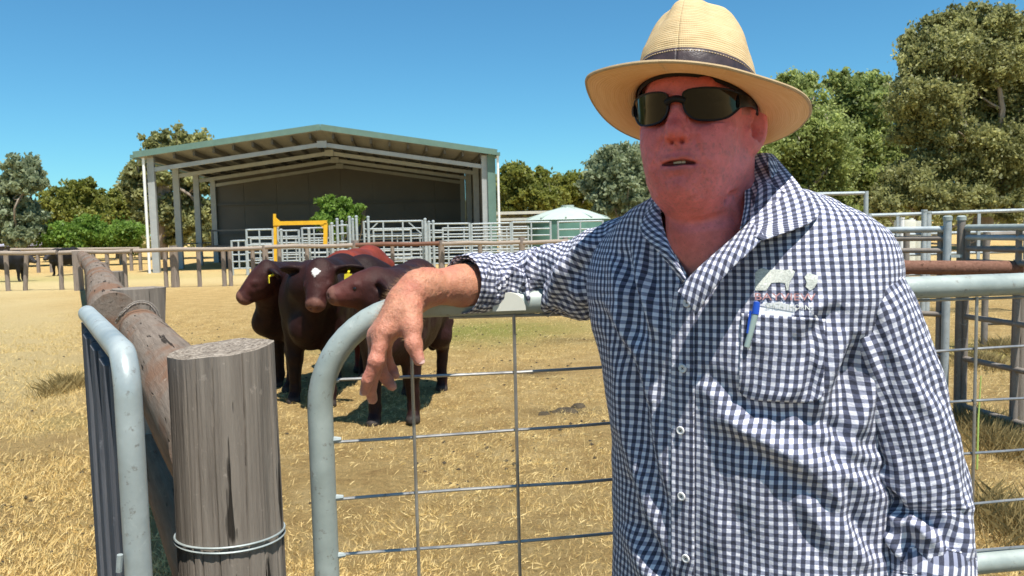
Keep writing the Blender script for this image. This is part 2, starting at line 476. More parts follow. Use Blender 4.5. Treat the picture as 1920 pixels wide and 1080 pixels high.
TANKW = plain('tank_green', (.10, .22, .18), .55, 0, .15, 2)
TANKR = plain('tank_roof', (.40, .47, .42), .6, 0, .1, 2)
CREAMW = plain('cream_sheet', (.62, .62, .54), .5, 0, .08)
LAVEN = plain('pale_roof', (.42, .44, .56), .5, 0, .1)
TAGY = plain('ear_tag_yellow', (.78, .62, .03), .4, 0, .05)
EYE = plain('eye_dark', (.01, .008, .008), .1, 0, .1, 5, 0, .8)
DUNG = plain('dung', (.06, .045, .025), .9, 0, .4, 20, .6)
BARK = wood('gum_bark', (.20, .16, .13), (.42, .36, .30), 'Z', .3, None, .3)
def leafmat(name, a, b, trans=.42):
    m = NT(name, .55, 0, .35); at = m.N('ShaderNodeVertexColor'); at.layer_name = 'Col'
    sp = m.N('ShaderNodeSeparateXYZ'); m.L(at.outputs[0], sp.inputs[0]); m.base(m.ramp(sp.outputs[0], [(0, a), (1, b)]))
    tr = m.N('ShaderNodeBsdfTranslucent'); m.L(m.ramp(sp.outputs[0], [(0, tuple(min(1, x * 1.6) for x in a)), (1, tuple(min(1, x * 1.6) for x in b))]), tr.inputs[0])
    mx = m.N('ShaderNodeMixShader'); mx.inputs[0].default_value = trans; m.L(m.b.outputs[0], mx.inputs[1]); m.L(tr.outputs[0], mx.inputs[2])
    m.L(mx.outputs[0], m.t.nodes['Material Output'].inputs[0]); return m.m
LEAF_GUM = leafmat('gum_leaves', (.11, .145, .04), (.40, .46, .16))
LEAF_GREY = leafmat('grey_green_leaves', (.12, .15, .08), (.36, .41, .25))
LEAF_OLIVE = leafmat('olive_leaves', (.10, .12, .02), (.30, .31, .07))
LEAF_BRIGHT = leafmat('bright_leaves', (.08, .15, .02), (.22, .34, .06))
LEAF_DARK = leafmat('dark_gum_leaves', (.09, .10, .035), (.39, .39, .16))
STRAWG = leafmat('straw_blades', (.55, .38, .13), (.95, .74, .36), .3)
WEED = leafmat('weed_blades', (.17, .13, .05), (.46, .35, .15), .2)

# ------------------------------------------------------------ ground
m = NT('dry_paddock', .95, 0, .1); v = m.coord()
n0 = m.noise(v, .35, 4, .6); n1 = m.noise(v, 3.2, 8, .75); n2 = m.noise(v, 26, 8, .8); n3 = m.noise(v, 90, 6, .8)
c = m.ramp(n1, [(.25, (.45, .275, .105)), (.5, (.65, .445, .18)), (.75, (.80, .60, .29))])
c = m.mix(.8, c, m.ramp(n2, [(.25, g1(.50)), (.6, g1(1.15)), (.8, g1(1.3))]), 'MULTIPLY')
c = m.mix(.6, c, m.ramp(n3, [(.3, g1(.5)), (.7, g1(1.4))]), 'MULTIPLY')
vc = m.N('ShaderNodeVertexColor'); vc.layer_name = 'Col'; sp = m.N('ShaderNodeSeparateXYZ'); m.L(vc.outputs[0], sp.inputs[0])
c = m.mix(m.math('MULTIPLY', sp.outputs[0], m.math('ADD', n1, .35)), c, m.mix(.5, (.30, .31, .06), m.ramp(n2, [(.3, (.16, .20, .03)), (.7, (.42, .40, .12))])))  # greenish
c = m.mix(m.math('MULTIPLY', sp.outputs[1], .85), c, m.ramp(n2, [(.3, (.66, .51, .24)), (.7, (.84, .68, .36))]))     # pale track
c = m.mix(m.math('MULTIPLY', sp.outputs[2], m.math('ADD', n1, .2)), c, (.12, .08, .04))                                   # dung and dust
m.base(c); m.bump(m.math('ADD', m.math('MULTIPLY', n2, 1.0), n3), 1.0, .05); GROUND = m.m
xs = np.concatenate([-np.geomspace(900, 9, 22), np.linspace(-8.8, 8.8, 190), np.geomspace(9, 900, 22)])
ys = np.concatenate([[-60, -20, -5, 0], np.linspace(1, 16, 160), np.geomspace(16.3, 1500, 70)])
X, Y = np.meshgrid(xs, ys)
near = np.clip((16 - Y) / 6, 0, 1) * np.clip((9 - abs(X)) / 2, 0, 1)
Z = near * (.022 * fbm(X * 1.1, Y * 1.1, X * 0 + 2) + .018 * fbm(X * 5, Y * 5, X * 0 + 5)) 
def gz(x, y):
    x = np.asarray(x, float); y = np.asarray(y, float)
    n = np.clip((16 - y) / 6, 0, 1) * np.clip((9 - abs(x)) / 2, 0, 1)
    return n * (.022 * fbm(x * 1.1, y * 1.1, x * 0 + 2) + .018 * fbm(x * 5, y * 5, x * 0 + 5))
def blob(px, py, rx, ry):
    c = G(px, py); return np.exp(-(((X - c[0]) / rx) ** 2 + ((Y - c[1]) / ry) ** 2))
gr = blob(900, 620, 1.7, 1.3) + .6 * blob(640, 640, 1.3, .8) + .6 * blob(120, 700, .4, .9) + .5 * blob(120, 790, .3, .3) + .8 * blob(1850, 660, .7, .9) 
gr = gr + 1.2 * np.exp(-(((X + 19) / 7) ** 2 + ((Y - 27) / 3.2) ** 2))
tr = 1.3 * np.exp(-((X + .66 * Y) / (1.0 + .05 * Y)) ** 2) * (Y < 26) * np.clip((Y - 5) / 3, 0, 1) + np.exp(-((Y - 25) / 2.6) ** 2) * .9 + np.exp(-((Y-30)/3)**2)*.5
dg = blob(1060, 770, .3, .13) + blob(1000, 700, .3, .15) + .7 * blob(1080, 640, .5, .2) + .8 * blob(1880, 800, .35, .3) + .5 * blob(700, 640, .8, .5)
mesh('ground', np.stack([X, Y, Z], -1).reshape(-1, 3), gridfaces(len(ys), len(xs)), col=np.clip(np.stack([gr, tr, dg], -1).reshape(-1, 3), 0, 1), mat=GROUND)['kind'] = 'structure'

def blades(name, n, area, hmin, hmax, wd, mat, label, cat, lean=1.2, dens=None, seed=1, lo=0.0):
    r = np.random.RandomState(seed)
    pts = area(r, n); n = len(pts)
    h = r.uniform(hmin, hmax, n) * (1 if dens is None else dens(pts)); a = r.uniform(0, 2 * math.pi, n); ln = r.uniform(.2, lean, n)
    d = np.stack([np.cos(a) * np.sin(ln), np.sin(a) * np.sin(ln), np.cos(ln)], 1)
    b = np.stack([pts[:, 0], pts[:, 1], gz(pts[:, 0], pts[:, 1]) - .004 + lo * r.rand(n)], 1)
    s = np.stack([-np.sin(a), np.cos(a), 0 * a], 1) * (wd * r.uniform(.6, 1.4, n))[:, None]
    mid = b + d * (h * .55)[:, None] + s * .5; tip = b + d * h[:, None]; tip[:, 2] -= h * .25 * np.sin(ln); tip[:, 2] = np.maximum(tip[:, 2], .003)
    V = np.stack([b - s, b + s, mid, tip], 1).reshape(-1, 3)
    i = np.arange(n)[:, None] * 4; F = np.hstack([i, i + 1, i + 2, i + 0, i + 2, i + 3]).reshape(-1, 3)
    c = np.repeat(np.clip(r.normal(.5, .25, n), 0, 1), 4)[:, None] * np.ones((1, 3))
    return setp(mesh(name, V, F, col=c, mat=mat, smooth=False), label, cat, None, 'stuff')
def wedge(y0, y1, xa, xb, pw=1.6):
    def f(r, n):
        y = y0 + (y1 - y0) * r.rand(n) ** pw; s = r.uniform(xa, xb, n); x = s * y
        k = fbm(x * 1.3, y * 1.3, x * 0 + 9) + r.normal(0, .5, n) > -.25
        return np.stack([x[k], y[k]], 1)
    return f
blades('straw_litter', 250000, wedge(2.7, 15, -.75, .72), .014, .060, .0016, STRAWG, 'dry golden straw and stubble lying all over the trampled paddock', 'straw', 1.5)
blades('dry_grass', 16000, wedge(2.7, 12, -.75, -.50), .03, .10, .0022, STRAWG, 'longer dry grass tufts at the left edge beside the track', 'grass', .9, seed=4)
def weedarea(r, n):
    cs = [G(1870, 830), G(1900, 850), G(1850, 812), G(1840, 690), G(1890, 660), G(125, 730), G(1380, 840), G(1900, 1000)]
    k = r.randint(0, len(cs), n); c = np.array(cs)[k]
    return np.stack([c[:, 0] + r.normal(0, .10, n), c[:, 1] + r.normal(0, .14, n)], 1)
blades('weeds', 9000, weedarea, .05, .24, .0022, WEED, 'brown green weed tufts growing round the yard posts', 'weeds', .8, seed=8)

r = np.random.RandomState(12); pc = wedge(2.8, 13, -.75, .72, 1.3)(r, 5200)
k = fbm(pc[:, 0] * .8 + 3, pc[:, 1] * .8, pc[:, 0] * 0 + 1) + r.normal(0, .35, len(pc)) > .35; pc = pc[k]; n = len(pc); s = r.uniform(.004, .020, n) ** 1.0; zc = gz(pc[:, 0], pc[:, 1])
oc = np.array([(1, 0, 0), (0, 1, 0), (-1, 0, 0), (0, -1, 0), (0, 0, .6), (0, 0, -.4)]); V = (oc[None] * s[:, None, None] * r.uniform(.6, 1.3, (n, 6, 1))) + np.stack([pc[:, 0], pc[:, 1], zc + s * .25], 1)[:, None]
F = np.array([(0, 1, 4), (1, 2, 4), (2, 3, 4), (3, 0, 4), (1, 0, 5), (2, 1, 5), (3, 2, 5), (0, 3, 5)]); F = (F[None] + np.arange(n)[:, None, None] * 6).reshape(-1, 3)
setp(mesh('dung_crumbs', V.reshape(-1, 3), F, mat=DUNG, smooth=False), 'dark crumbs of dry dung and dirt scattered over the straw', 'dung', None, 'stuff')

# ------------------------------------------------------------ shed
def frame2(p, q):
    x = nrm(np.array(q) - np.array(p)); return x
FL = G(285, 512); FR = G(920, 494)
FL[2] = FR[2] = 0
sx = nrm(FR - FL); sy = np.array([-sx[1], sx[0], 0]); WID = np.linalg.norm(FR - FL)
EH = P(285, 290, FL[1])[2]; RH = EH + .155 * WID / 2 * .92; DEP = 11.0
shed = empty('shed', (FL + FR) / 2, 0, 'large open fronted steel shed with green edged gable roof, behind the cattle yards', 'shed')
def S(u, v, z): return FL + sx * u + sy * v + np.array([0, 0, z])
def roofz(u): return EH + (RH - EH) * (1 - abs(u - WID / 2) / (WID / 2))
nb = 4
for i in range(nb):
    v = .12 + i * (DEP - .24) / (nb - 1)
    for side in (0, 1):
        u = .16 if side == 0 else WID - .16
        MB().beam(S(u, v, 0), S(u, v, EH - .12), .22, .26, sx).build('column', CREAMST, shed, False)
        a = S(u, v, EH - .60); b = S(WID / 2, v, RH - .60)
        MB().beam(a, b, .14, .17).build('rafter', CREAMST, shed, False)
    MB().box(S(WID / 2, v - .09, RH - .60), (.4, .03, .28)).build('ridge_plate', CREAMST, shed, False)
for side in (0, 1):
    n = 9
    for k in range(n):
        t = (k + .4) / n; u = t * WID / 2 if side == 0 else WID - t * WID / 2
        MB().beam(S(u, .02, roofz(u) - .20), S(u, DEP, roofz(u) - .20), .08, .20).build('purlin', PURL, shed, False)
    # roof sheets, each one lying beside the next
    ns = 8
    for k in range(ns):
        v0 = -.35 + k * (DEP + .5) / ns; v1 = v0 + (DEP + .5) / ns + .02; rows = []
        nu = 2; nvv = 48
        for j in range(nvv + 1):
            v = v0 + (v1 - v0) * j / nvv; hh = .022 * (1 if (j // 2) % 3 == 0 else 0) + .004 * (k % 2)
            for u in ((-.32, WID / 2) if side == 0 else (WID + .32, WID / 2)):
                rows.append(S(u, v, EH - .06 + (RH - EH) * (1 - abs(u - WID / 2) / (WID / 2)) + hh))
        mesh('roof_sheet', rows, gridfaces(nvv + 1, 2), mat=SHEDR, parent=shed, smooth=False)
    a, b = (S(-.34, -.37, EH - .03), S(WID / 2, -.37, RH + .05)) if side == 0 else (S(WID + .34, -.37, EH - .03), S(WID / 2, -.37, RH + .05))
    MB().beam(a, b, .05, .24).build('barge_board', GREEN, shed, False)
    u = -.40 if side == 0 else WID + .40
    MB().beam(S(u, -.38, EH - .10), S(u, DEP + .1, EH - .10), .14, .14).build('gutter', GREEN, shed, False)
    u = -.02 if side == 0 else WID + .38
    MB().tube([S(u, -.22, 0), S(u, -.22, EH - .15)], .055, 10).build('downpipe', WHITEP, shed)
MB().beam(S(WID + .12, -.03, 0), S(WID + .12, -.03, EH - .1), .16, .34, sx).build('corner_flashing', GREEN, shed, False)
# back wall and right wall in panels (horizontal joints recessed)
for zA, zB in ((0, EH - .3),):
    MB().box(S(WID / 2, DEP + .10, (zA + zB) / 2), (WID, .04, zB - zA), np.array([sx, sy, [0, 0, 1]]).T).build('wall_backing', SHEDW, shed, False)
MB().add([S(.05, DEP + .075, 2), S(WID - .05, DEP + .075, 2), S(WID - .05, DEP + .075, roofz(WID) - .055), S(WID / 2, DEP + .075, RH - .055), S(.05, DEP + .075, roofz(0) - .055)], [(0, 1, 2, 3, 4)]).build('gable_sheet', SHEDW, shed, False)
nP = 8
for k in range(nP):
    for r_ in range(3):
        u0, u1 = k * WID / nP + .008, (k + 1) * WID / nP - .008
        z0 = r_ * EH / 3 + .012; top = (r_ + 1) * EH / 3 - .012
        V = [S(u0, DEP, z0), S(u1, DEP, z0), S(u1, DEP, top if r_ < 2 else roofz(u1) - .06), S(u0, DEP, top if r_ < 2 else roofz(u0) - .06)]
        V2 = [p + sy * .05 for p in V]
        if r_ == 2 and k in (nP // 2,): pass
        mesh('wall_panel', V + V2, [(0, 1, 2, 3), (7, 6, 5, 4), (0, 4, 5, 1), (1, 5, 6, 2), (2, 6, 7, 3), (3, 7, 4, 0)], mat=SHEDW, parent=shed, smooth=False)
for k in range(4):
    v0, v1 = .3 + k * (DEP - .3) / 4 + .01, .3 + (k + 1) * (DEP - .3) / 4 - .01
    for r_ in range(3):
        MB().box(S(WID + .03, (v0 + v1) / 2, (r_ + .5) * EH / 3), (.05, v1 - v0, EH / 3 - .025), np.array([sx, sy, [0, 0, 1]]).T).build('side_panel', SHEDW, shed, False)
for z in (EH * .33, EH * .66):
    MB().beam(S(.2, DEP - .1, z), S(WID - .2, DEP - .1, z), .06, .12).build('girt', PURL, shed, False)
# machinery rails low in the shed
MB().beam(S(.1, DEP * .35, 1.1), S(.1, DEP * .9, 1.1), .06, .06).build('side_rail', CREAMST, shed, False)

# ------------------------------------------------------------ trees
def make_tree(name, spec, leaf, nleaf, lsize, label, trunk_base, trunk_h, rtrunk, seed, group=None, droop=.5, bark=None, cat='tree'):
    """spec: list of clump centres (x,y,z,r) in world"""
    r = np.random.RandomState(seed); base = np.array(trunk_base, float)
    t = empty(name, base, 0, label, cat, group)
    C = np.array(spec, float)
    # limbs
    mb = MB(); top = base + np.array([r.normal(0, .15) * trunk_h * .3, 0, trunk_h])
    m1 = (base + top) / 2 + r.normal(0, .05, 3) * trunk_h
    path = catmull([base - [0, 0, .2], m1, top], 8); mb.tube(path, np.linspace(rtrunk * 1.25, rtrunk * .7, 8), 10)
    order = np.argsort(C[:, 3])[::-1][:14]
    for i in order:
        s = path[r.randint(3, 8)]; e = C[i, :3]; md = (s + e) / 2 + r.normal(0, .12, 3) * np.linalg.norm(e - s) + [0, 0, -.06 * np.linalg.norm(e - s)]
        pp = catmull([s, md, e], 7); mb.tube(pp, np.linspace(rtrunk * .5, rtrunk * .1, 7), 6, False)
        for _ in range(3):
            q = pp[r.randint(3, 6)]; f = e + r.normal(0, .5, 3) * C[i, 3]
            mb.tube(catmull([q, (q + f) / 2 + r.normal(0, .15, 3) * C[i, 3], f], 5), np.linspace(rtrunk * .17, rtrunk * .04, 5), 5, False)
    mb.build('trunk', bark or BARK, t)
    # sub-clumps in each clump, leaves in each sub-clump
    wts = C[:, 3] ** 2.2; wts /= wts.sum(); nsub = max(40, int(nleaf / 70))
    ci = r.choice(len(C), nsub, p=wts); dirs = r.normal(0, 1, (nsub, 3)); dirs /= np.linalg.norm(dirs, axis=1)[:, None]
    rr = C[ci, 3] * (.30 + .95 * r.rand(nsub) ** .8)
    sub = C[ci, :3] + dirs * rr[:, None] * [1, 1, .8]; sr = C[ci, 3] * r.uniform(.10, .42, nsub)
    tone = np.clip(r.normal(.5, .2, nsub), 0, 1)
    li = r.randint(0, nsub, nleaf); p = sub[li] + r.normal(0, .55, (nleaf, 3)) * sr[li][:, None] * [1, 1, .8]
    ax = r.normal(0, 1, (nleaf, 3)); ax[:, 2] -= droop * 1.6; ax /= np.linalg.norm(ax, axis=1)[:, None]
    sd = np.cross(ax, r.normal(0, 1, (nleaf, 3))); sd /= np.linalg.norm(sd, axis=1)[:, None]
    L = lsize * r.uniform(.6, 1.4, nleaf)[:, None]; W = L * .3
    V = np.stack([p - ax * L * .5, p + sd * W, p + ax * L * .5, p - sd * W], 1).reshape(-1, 3)
    F = np.arange(nleaf * 4).reshape(-1, 4)
    c = np.repeat(np.clip(tone[li] + r.normal(0, .16, nleaf), 0, 1), 4)[:, None] * np.ones((1, 3))
    o = mesh('crown', V, F, col=c, mat=leaf, parent=t, smooth=False)
    return t
def px_clumps(items, Y, seed, dj=.6):
    r = np.random.RandomState(seed); out = []
    for (px, py, rp) in items:
        y = Y + r.uniform(-dj, dj) * rp / FPX * Y * 1.3; c = P(px, py, y); out.append((*c, rp / FPX * y))
    return out
def px_tree(name, items, Y, bx, by, leaf, nleaf, lsize, label, seed, rt=.25, th=None, group=None, droop=.5, cat='tree'):
    C = px_clumps(items, Y, seed); b = P(bx, 500, Y); b[2] = 0
    zt = np.mean([c[2] for c in C]); make_tree(name, C, leaf, nleaf, lsize, label, b, th or max(1.0, zt * .75), rt, seed, group, droop, cat=cat)
# left side
px_tree('gum_tree', [(40, 315, 26), (55, 345, 24), (20, 350, 26), (30, 395, 34), (5, 400, 30), (60, 410, 26), (40, 440, 26), (-15, 430, 30), (60, 325, 18), (12, 440, 22)], 42, 36, 0, LEAF_GREY, 26000, .26, 'grey green gum tree at the far left edge, thin crown rising above its neighbours', 11, .16)
px_tree('gum_tree', [(120, 385, 36), (155, 370, 32), (170, 400, 34), (135, 420, 36), (95, 430, 22), (100, 395, 24), (185, 385, 20), (165, 360, 20), (170, 345, 12)], 50, 150, 0, LEAF_OLIVE, 32000, .25, 'rounded olive green tree between the far left gum and the shed', 12, .25)
px_tree('gum_tree', [(215, 400, 26), (240, 385, 24), (220, 372, 20), (250, 410, 28), (195, 415, 24), (235, 430, 26), (205, 375, 14)], 54, 225, 0, LEAF_OLIVE, 22000, .25, 'yellow green tree just left of the shed corner, behind the low shrubs', 13, .22)
px_tree('gum_tree', [(290, 268, 22), (325, 262, 24), (360, 268, 26), (385, 280, 18), (345, 285, 24), (255, 340, 26), (245, 355, 20), (275, 325, 26), (270, 370, 28), (310, 330, 24), (325, 375, 28), (300, 400, 28), (335, 415, 24), (270, 415, 24), (345, 345, 20), (352, 325, 20), (354, 370, 24), (352, 415, 24), (330, 440, 22), (390, 345, 24), (392, 395, 26), (388, 440, 22), (310, 290, 22)], 50, 300, 0, LEAF_DARK, 40000, .28, 'tall dark gum tree behind the shed, its crown above the left end of the roof', 14, .40, 6.5)
for i, (x, y, rr, lb) in enumerate([(115, 440, 26, 'bright green shrub in the paddock, leftmost of three'), (165, 435, 30, 'bright green shrub in the middle of the three behind the fence'), (228, 437, 30, 'bright green shrub beside the white shed downpipe')]):
    px_tree('shrub', [(x, y, rr), (x - 16, y + 10, rr * .8), (x + 16, y + 8, rr * .8), (x, y + 20, rr * .8), (x + 6, y - 8, rr * .6)], 42, x, 0, LEAF_BRIGHT, 13000, .17, lb, 20 + i, .08, .6, 'bright green shrubs behind the left fence', .1, 'shrub')
px_tree('small_tree', [(625, 395, 26), (600, 400, 18), (645, 385, 16), (680, 388, 10), (610, 415, 20), (650, 412, 22), (620, 378, 12), (665, 402, 14), (640, 430, 22)], 31, 632, 0, LEAF_BRIGHT, 12000, .15, 'small bright green tree standing behind the cattle crush in front of the shed', 25, .07, 1.2)
# right of shed
px_tree('gum_tree', [(965, 340, 30), (990, 335, 26), (1015, 345, 28), (950, 370, 30), (985, 370, 30), (1020, 375, 30), (945, 345, 20), (955, 395, 22), (1000, 400, 24), (960, 322, 12)], 58, 980, 0, LEAF_OLIVE, 34000, .28, 'olive tree immediately right of the shed, above the low cream roof', 31, .25)
px_tree('gum_tree', [(1050, 355, 28), (1080, 350, 26), (1060, 375, 30), (1095, 380, 26), (1040, 385, 26), (1105, 345, 18)], 64, 1065, 0, LEAF_OLIVE, 22000, .28, 'low olive tree directly above the dome of the water tank', 32, .2)
px_tree('gum_tree', [(1150, 310, 36), (1190, 300, 34), (1130, 345, 36), (1180, 350, 40), (1220, 330, 40), (1145, 380, 30), (1200, 385, 34), (1130, 310, 20), (1250, 360, 40), (1240, 300, 30)], 40, 1180, 0, LEAF_GREY, 42000, .24, 'pale grey green tree directly behind the left shoulder edge of the man', 33, .25)
# right behind the man
px_tree('gum_tree', [(1420, 290, 60), (1400, 240, 30), (1470, 230, 50), (1500, 180, 42), (1530, 250, 50), (1450, 330, 50), (1510, 320, 50), (1480, 160, 25), (1560, 300, 44), (1530, 350, 44), (1470, 385, 44), (1550, 390, 40), (1420, 360, 44), (1390, 330, 34)], 44, 1480, 0, LEAF_GUM, 85000, .20, 'green gum tree showing right beside the brim of the straw hat', 34, .35)
px_tree('gum_tree', [(1600, 170, 40), (1580, 150, 26), (1630, 160, 26), (1610, 210, 46), (1640, 260, 50), (1590, 270, 44), (1650, 200, 34), (1620, 330, 46), (1670, 300, 40), (1590, 340, 40), (1660, 360, 40), (1600, 390, 36)], 50, 1625, 0, LEAF_GUM, 60000, .26, 'mid green gum tree of the right row, lower than the tree at its right', 35, .35)
px_tree('gum_tree', [(1740, 80, 44), (1790, 45, 34), (1840, 50, 38), (1880, 40, 34), (1900, 80, 40), (1720, 130, 40), (1780, 110, 50), (1850, 120, 54), (1920, 140, 50), (1740, 190, 54), (1810, 190, 56), (1880, 210, 56), (1720, 240, 44), (1780, 260, 50), (1850, 280, 50), (1920, 280, 54), (1740, 310, 44), (1810, 330, 44), (1890, 340, 44), (1960, 90, 50), (1970, 220, 60), (1960, 330, 50), (1760, 40, 18), (1830, 20, 18)], 38, 1830, 0, LEAF_DARK, 165000, .18, 'tallest spreading gum tree filling the upper right corner, brown limbs inside its crown', 36, .42, 4.0)
px_tree('gum_tree', [(1690, 340, 38), (1730, 365, 34), (1780, 370, 34), (1660, 385, 30), (1840, 380, 30), (1900, 385, 30), (1750, 395, 26)], 36, 1720, 0, LEAF_DARK, 26000, .18, 'low dull undergrowth tree at the foot of the tallest gum', 37, .12, 1.2)
for i, (a, b) in enumerate([((-300, 0), 60), ((2150, 0), 45), ((2350, 0), 52), ((-160, 0), 50)]):
    x = a[0]; px_tree('gum_tree', [(x, 300, 60), (x + 50, 340, 60), (x - 50, 340, 60), (x, 390, 70), (x + 70, 400, 50), (x - 70, 400, 50)], b, x, 0, LEAF_GUM, 12000, .35,
            ['broad gum tree outside the left edge of the picture', 'gum tree outside the right edge near the tallest one', 'gum tree far outside the right edge', 'gum tree just beyond the left edge'][i], 60 + i, .3)
# distant scrub line that closes the horizon
r = np.random.RandomState(5); n = 45000
ang = r.uniform(-.95, .95, n); dist = r.uniform(85, 110, n); hh = 4.6 + 1.8 * fbm(ang * 30, ang * 0, ang * 0 + 3)
p = np.stack([np.sin(ang) * dist, np.cos(ang) * dist, r.rand(n) ** .7 * hh], 1)
ax = r.normal(0, 1, (n, 3)); ax /= np.linalg.norm(ax, axis=1)[:, None]; sd = np.cross(ax, r.normal(0, 1, (n, 3))); sd /= np.linalg.norm(sd, axis=1)[:, None]
V = np.stack([p - ax * .4, p + sd * .2, p + ax * .4, p - sd * .2], 1).reshape(-1, 3)
setp(mesh('distant_scrub', V, np.arange(n * 4).reshape(-1, 4), col=np.repeat(np.clip(.5 + .4 * fbm(p[:, 0] * .3, p[:, 1] * .3, p[:, 2] * .6), 0, 1), 4)[:, None] * np.ones((1, 3)), mat=LEAF_DARK, smooth=False), 'dark line of far scrub closing the horizon behind shed and yards', 'scrub', None, 'stuff')
# ------------------------------------------------------------ tank and low buildings right of the shed
c0 = P(1065, 440, 36); R0 = 78 / FPX * 36; zt = P(1065, 412, 36)[2]; za = P(1065, 388, 36)[2]
tk = empty('water_tank', (c0[0], 36, 0), 0, 'round green water tank with pale domed roof, behind the yards right of the shed', 'water tank')
MB().tube([(c0[0], 36, 0), (c0[0], 36, zt)], R0, 40).build('tank_wall', TANKW, tk)
mb = MB(); prof = [(1.03, 0), (.8, .34), (.5, .68), (.2, .92), (.03, 1)]; V = []
for rr, zz in prof:
    for k in range(40):
        an = 2 * math.pi * k / 40; f = 1 + .012 * (k % 5 == 0); V.append((c0[0] + rr * R0 * math.cos(an), 36 + rr * R0 * math.sin(an), zt + (za - zt) * zz * f))
mb.add(V, gridfaces(len(prof), 40, True)); mb.build('tank_roof', TANKR, tk)
for k in range(10):
    an = 2 * math.pi * k / 10 + .2
    MB().beam((c0[0] + .05 * R0 * math.cos(an), 36 + .05 * R0 * math.sin(an), za + .03), (c0[0] + R0 * math.cos(an), 36 + R0 * math.sin(an), zt + .08), .07, .05).build('roof_rib', TANKR, tk, False)
MB().disc((c0[0], 36, za + .02), (0, 0, 1), .3, .12).build('hatch', TANKR, tk)
a = P(937, 400, 44); b = P(1090, 396, 44)
lb = empty('low_shed', (a[0], 44, 0), 0, 'low cream roofed shed half hidden between the big shed and the water tank', 'shed')
MB().box(((a[0] + b[0]) / 2, 46, a[2] / 2 - .1), (b[0] - a[0], 4, a[2] - .2)).build('wall', plain('olive_wall', (.16, .15, .11)), lb, False)
MB().box(((a[0] + b[0]) / 2, 45.9, a[2]), (b[0] - a[0] + .5, 4.6, .16)).build('roof', CREAMW, lb, False)
a = P(940, 412, 38)
lc = empty('lean_to', (a[0] + 1, 38, 0), 0, 'small cream awning against the left side of the water tank', 'awning')
MB().box((a[0] + 1.3, 38.4, a[2]), (3.2, 1.6, .12)).build('roof', CREAMW, lc, False)
for dx in (0, 2.5): MB().box((a[0] + dx, 37.8, a[2] / 2 - .03), (.08, .08, a[2] - .07)).build('post', YARD, lc, False)
# far left buildings
a = P(-8, 440, 60); b = P(40, 430, 60)
hs = empty('farm_building', (a[0], 60, 0), 0, 'low farm building with lavender roof at the far left edge behind the gum', 'building')
MB().box(((a[0] + b[0]) / 2 - 1, 62, .8), (b[0] - a[0] + 3, 4, 1.3)).build('wall', plain('dark_wall', (.05, .05, .07)), hs, False)
mb = MB(); x0, x1 = a[0] - 3, b[0] + .9; z0 = 1.1; z1 = P(20, 424, 60)[2]
mb.add([(x0, 59.6, z0), (x1, 59.6, z0), (x1, 62.5, z1), (x0, 62.5, z1), (x0, 65, z0), (x1, 65, z0), (x0, 59.6, z0 - .1), (x1, 59.6, z0 - .1), (x0, 65, z0 - .1), (x1, 65, z0 - .1)],
       [(0, 1, 2, 3), (3, 2, 5, 4), (6, 7, 1, 0), (0, 3, 4, 8, 6), (1, 7, 9, 5, 2), (6, 8, 9, 7), (8, 4, 5, 9)]).build('roof', LAVEN, hs, False)
a = P(1770, 480, 24)
# white heap of tyres and drums seen between the far rails
for i, (px, py, rr, nm, lbl) in enumerate([(1697, 412, .30, 'white_drum', 'pale drum lying under the trees beyond the right yards, left one'), (1722, 414, .26, 'white_drum', 'pale drum under the trees beyond the right yards, right one')]):
    c = P(px, py, 24); t = empty(nm, (c[0], 24, 0), 0, lbl, 'drum')
    MB().tube([(c[0], 24, 0), (c[0], 24, .06), (c[0], 24, c[2] - .1), (c[0], 24, c[2])], [rr, rr * 1.03, rr * 1.03, rr * .96], 18).build('drum_body', CREAMW, t)
    MB().disc((c[0] + .2, 24, c[2] + .02), (0, 0, 1), .06, .05).build('bung', CREAMW, t)

# ------------------------------------------------------------ back timber fence
FY = 22.0
def pz(px, py, Y): return P(px, py, Y)[2]
def rough_post(name, base, h, r, mat, parent, n=12, seed=0, lean=(0, 0)):
    rr = np.random.RandomState(seed); m = 7; V = []
    prof = 1 + .05 * rr.normal(0, 1, n)
    for i in range(m):
        z = h * i / (m - 1)
        for k in range(n):
            an = 2 * math.pi * k / n; q = r * prof[k] * (1 + .03 * rr.normal())
            V.append((base[0] + lean[0] * z + q * math.cos(an), base[1] + lean[1] * z + q * math.sin(an), base[2] + z))
    F = gridfaces(m, n, True).tolist() + [tuple(range((m - 1) * n, m * n)), tuple(range(n))[::-1]]
    o = mesh(name, V, F, mat=mat, parent=parent); o.data.set_sharp_from_angle(angle=rad(50)); return o
bf = empty('timber_fence', (P(600, 465, FY)[0], FY, 0), 0, 'long grey timber post and rail fence running across behind the cattle', 'fence')
posts = [(-60, 470, .060, 0), (10, 470, .060, 0), (42, 472, .060, .1), (111, 474, .060, .02), (232, 470, .060, 0), (308, 466, .060, 0), (325, 462, .11, 0), (371, 470, .060, 0), (418, 470, .060, 0), (430, 470, .060, 0), (473, 470, .060, 0), (496, 462, .085, 0), (523, 462, .060, 0), (575, 462, .060, 0), (665, 452, .10, 0), (735, 460, .060, 0), (827, 452, .09, 0), (900, 456, .060, 0), (978, 446, .085, 0), (1060, 446, .08, 0), (1180, 448, .060, 0), (1330, 448, .060, 0), (1480, 448, .12, 0), (1640, 446, .12, 0)]
for i, (px, py, r_, ln) in enumerate(posts):
    c = P(px, py, FY + .15); rough_post('post', (c[0], FY + .16, 0), c[2] + .02, r_, WOODF, bf, 10, i, (ln, 0))
joins = [-80, 111, 250, 496, 665, 827, 978, 1180, 1480, 1760]
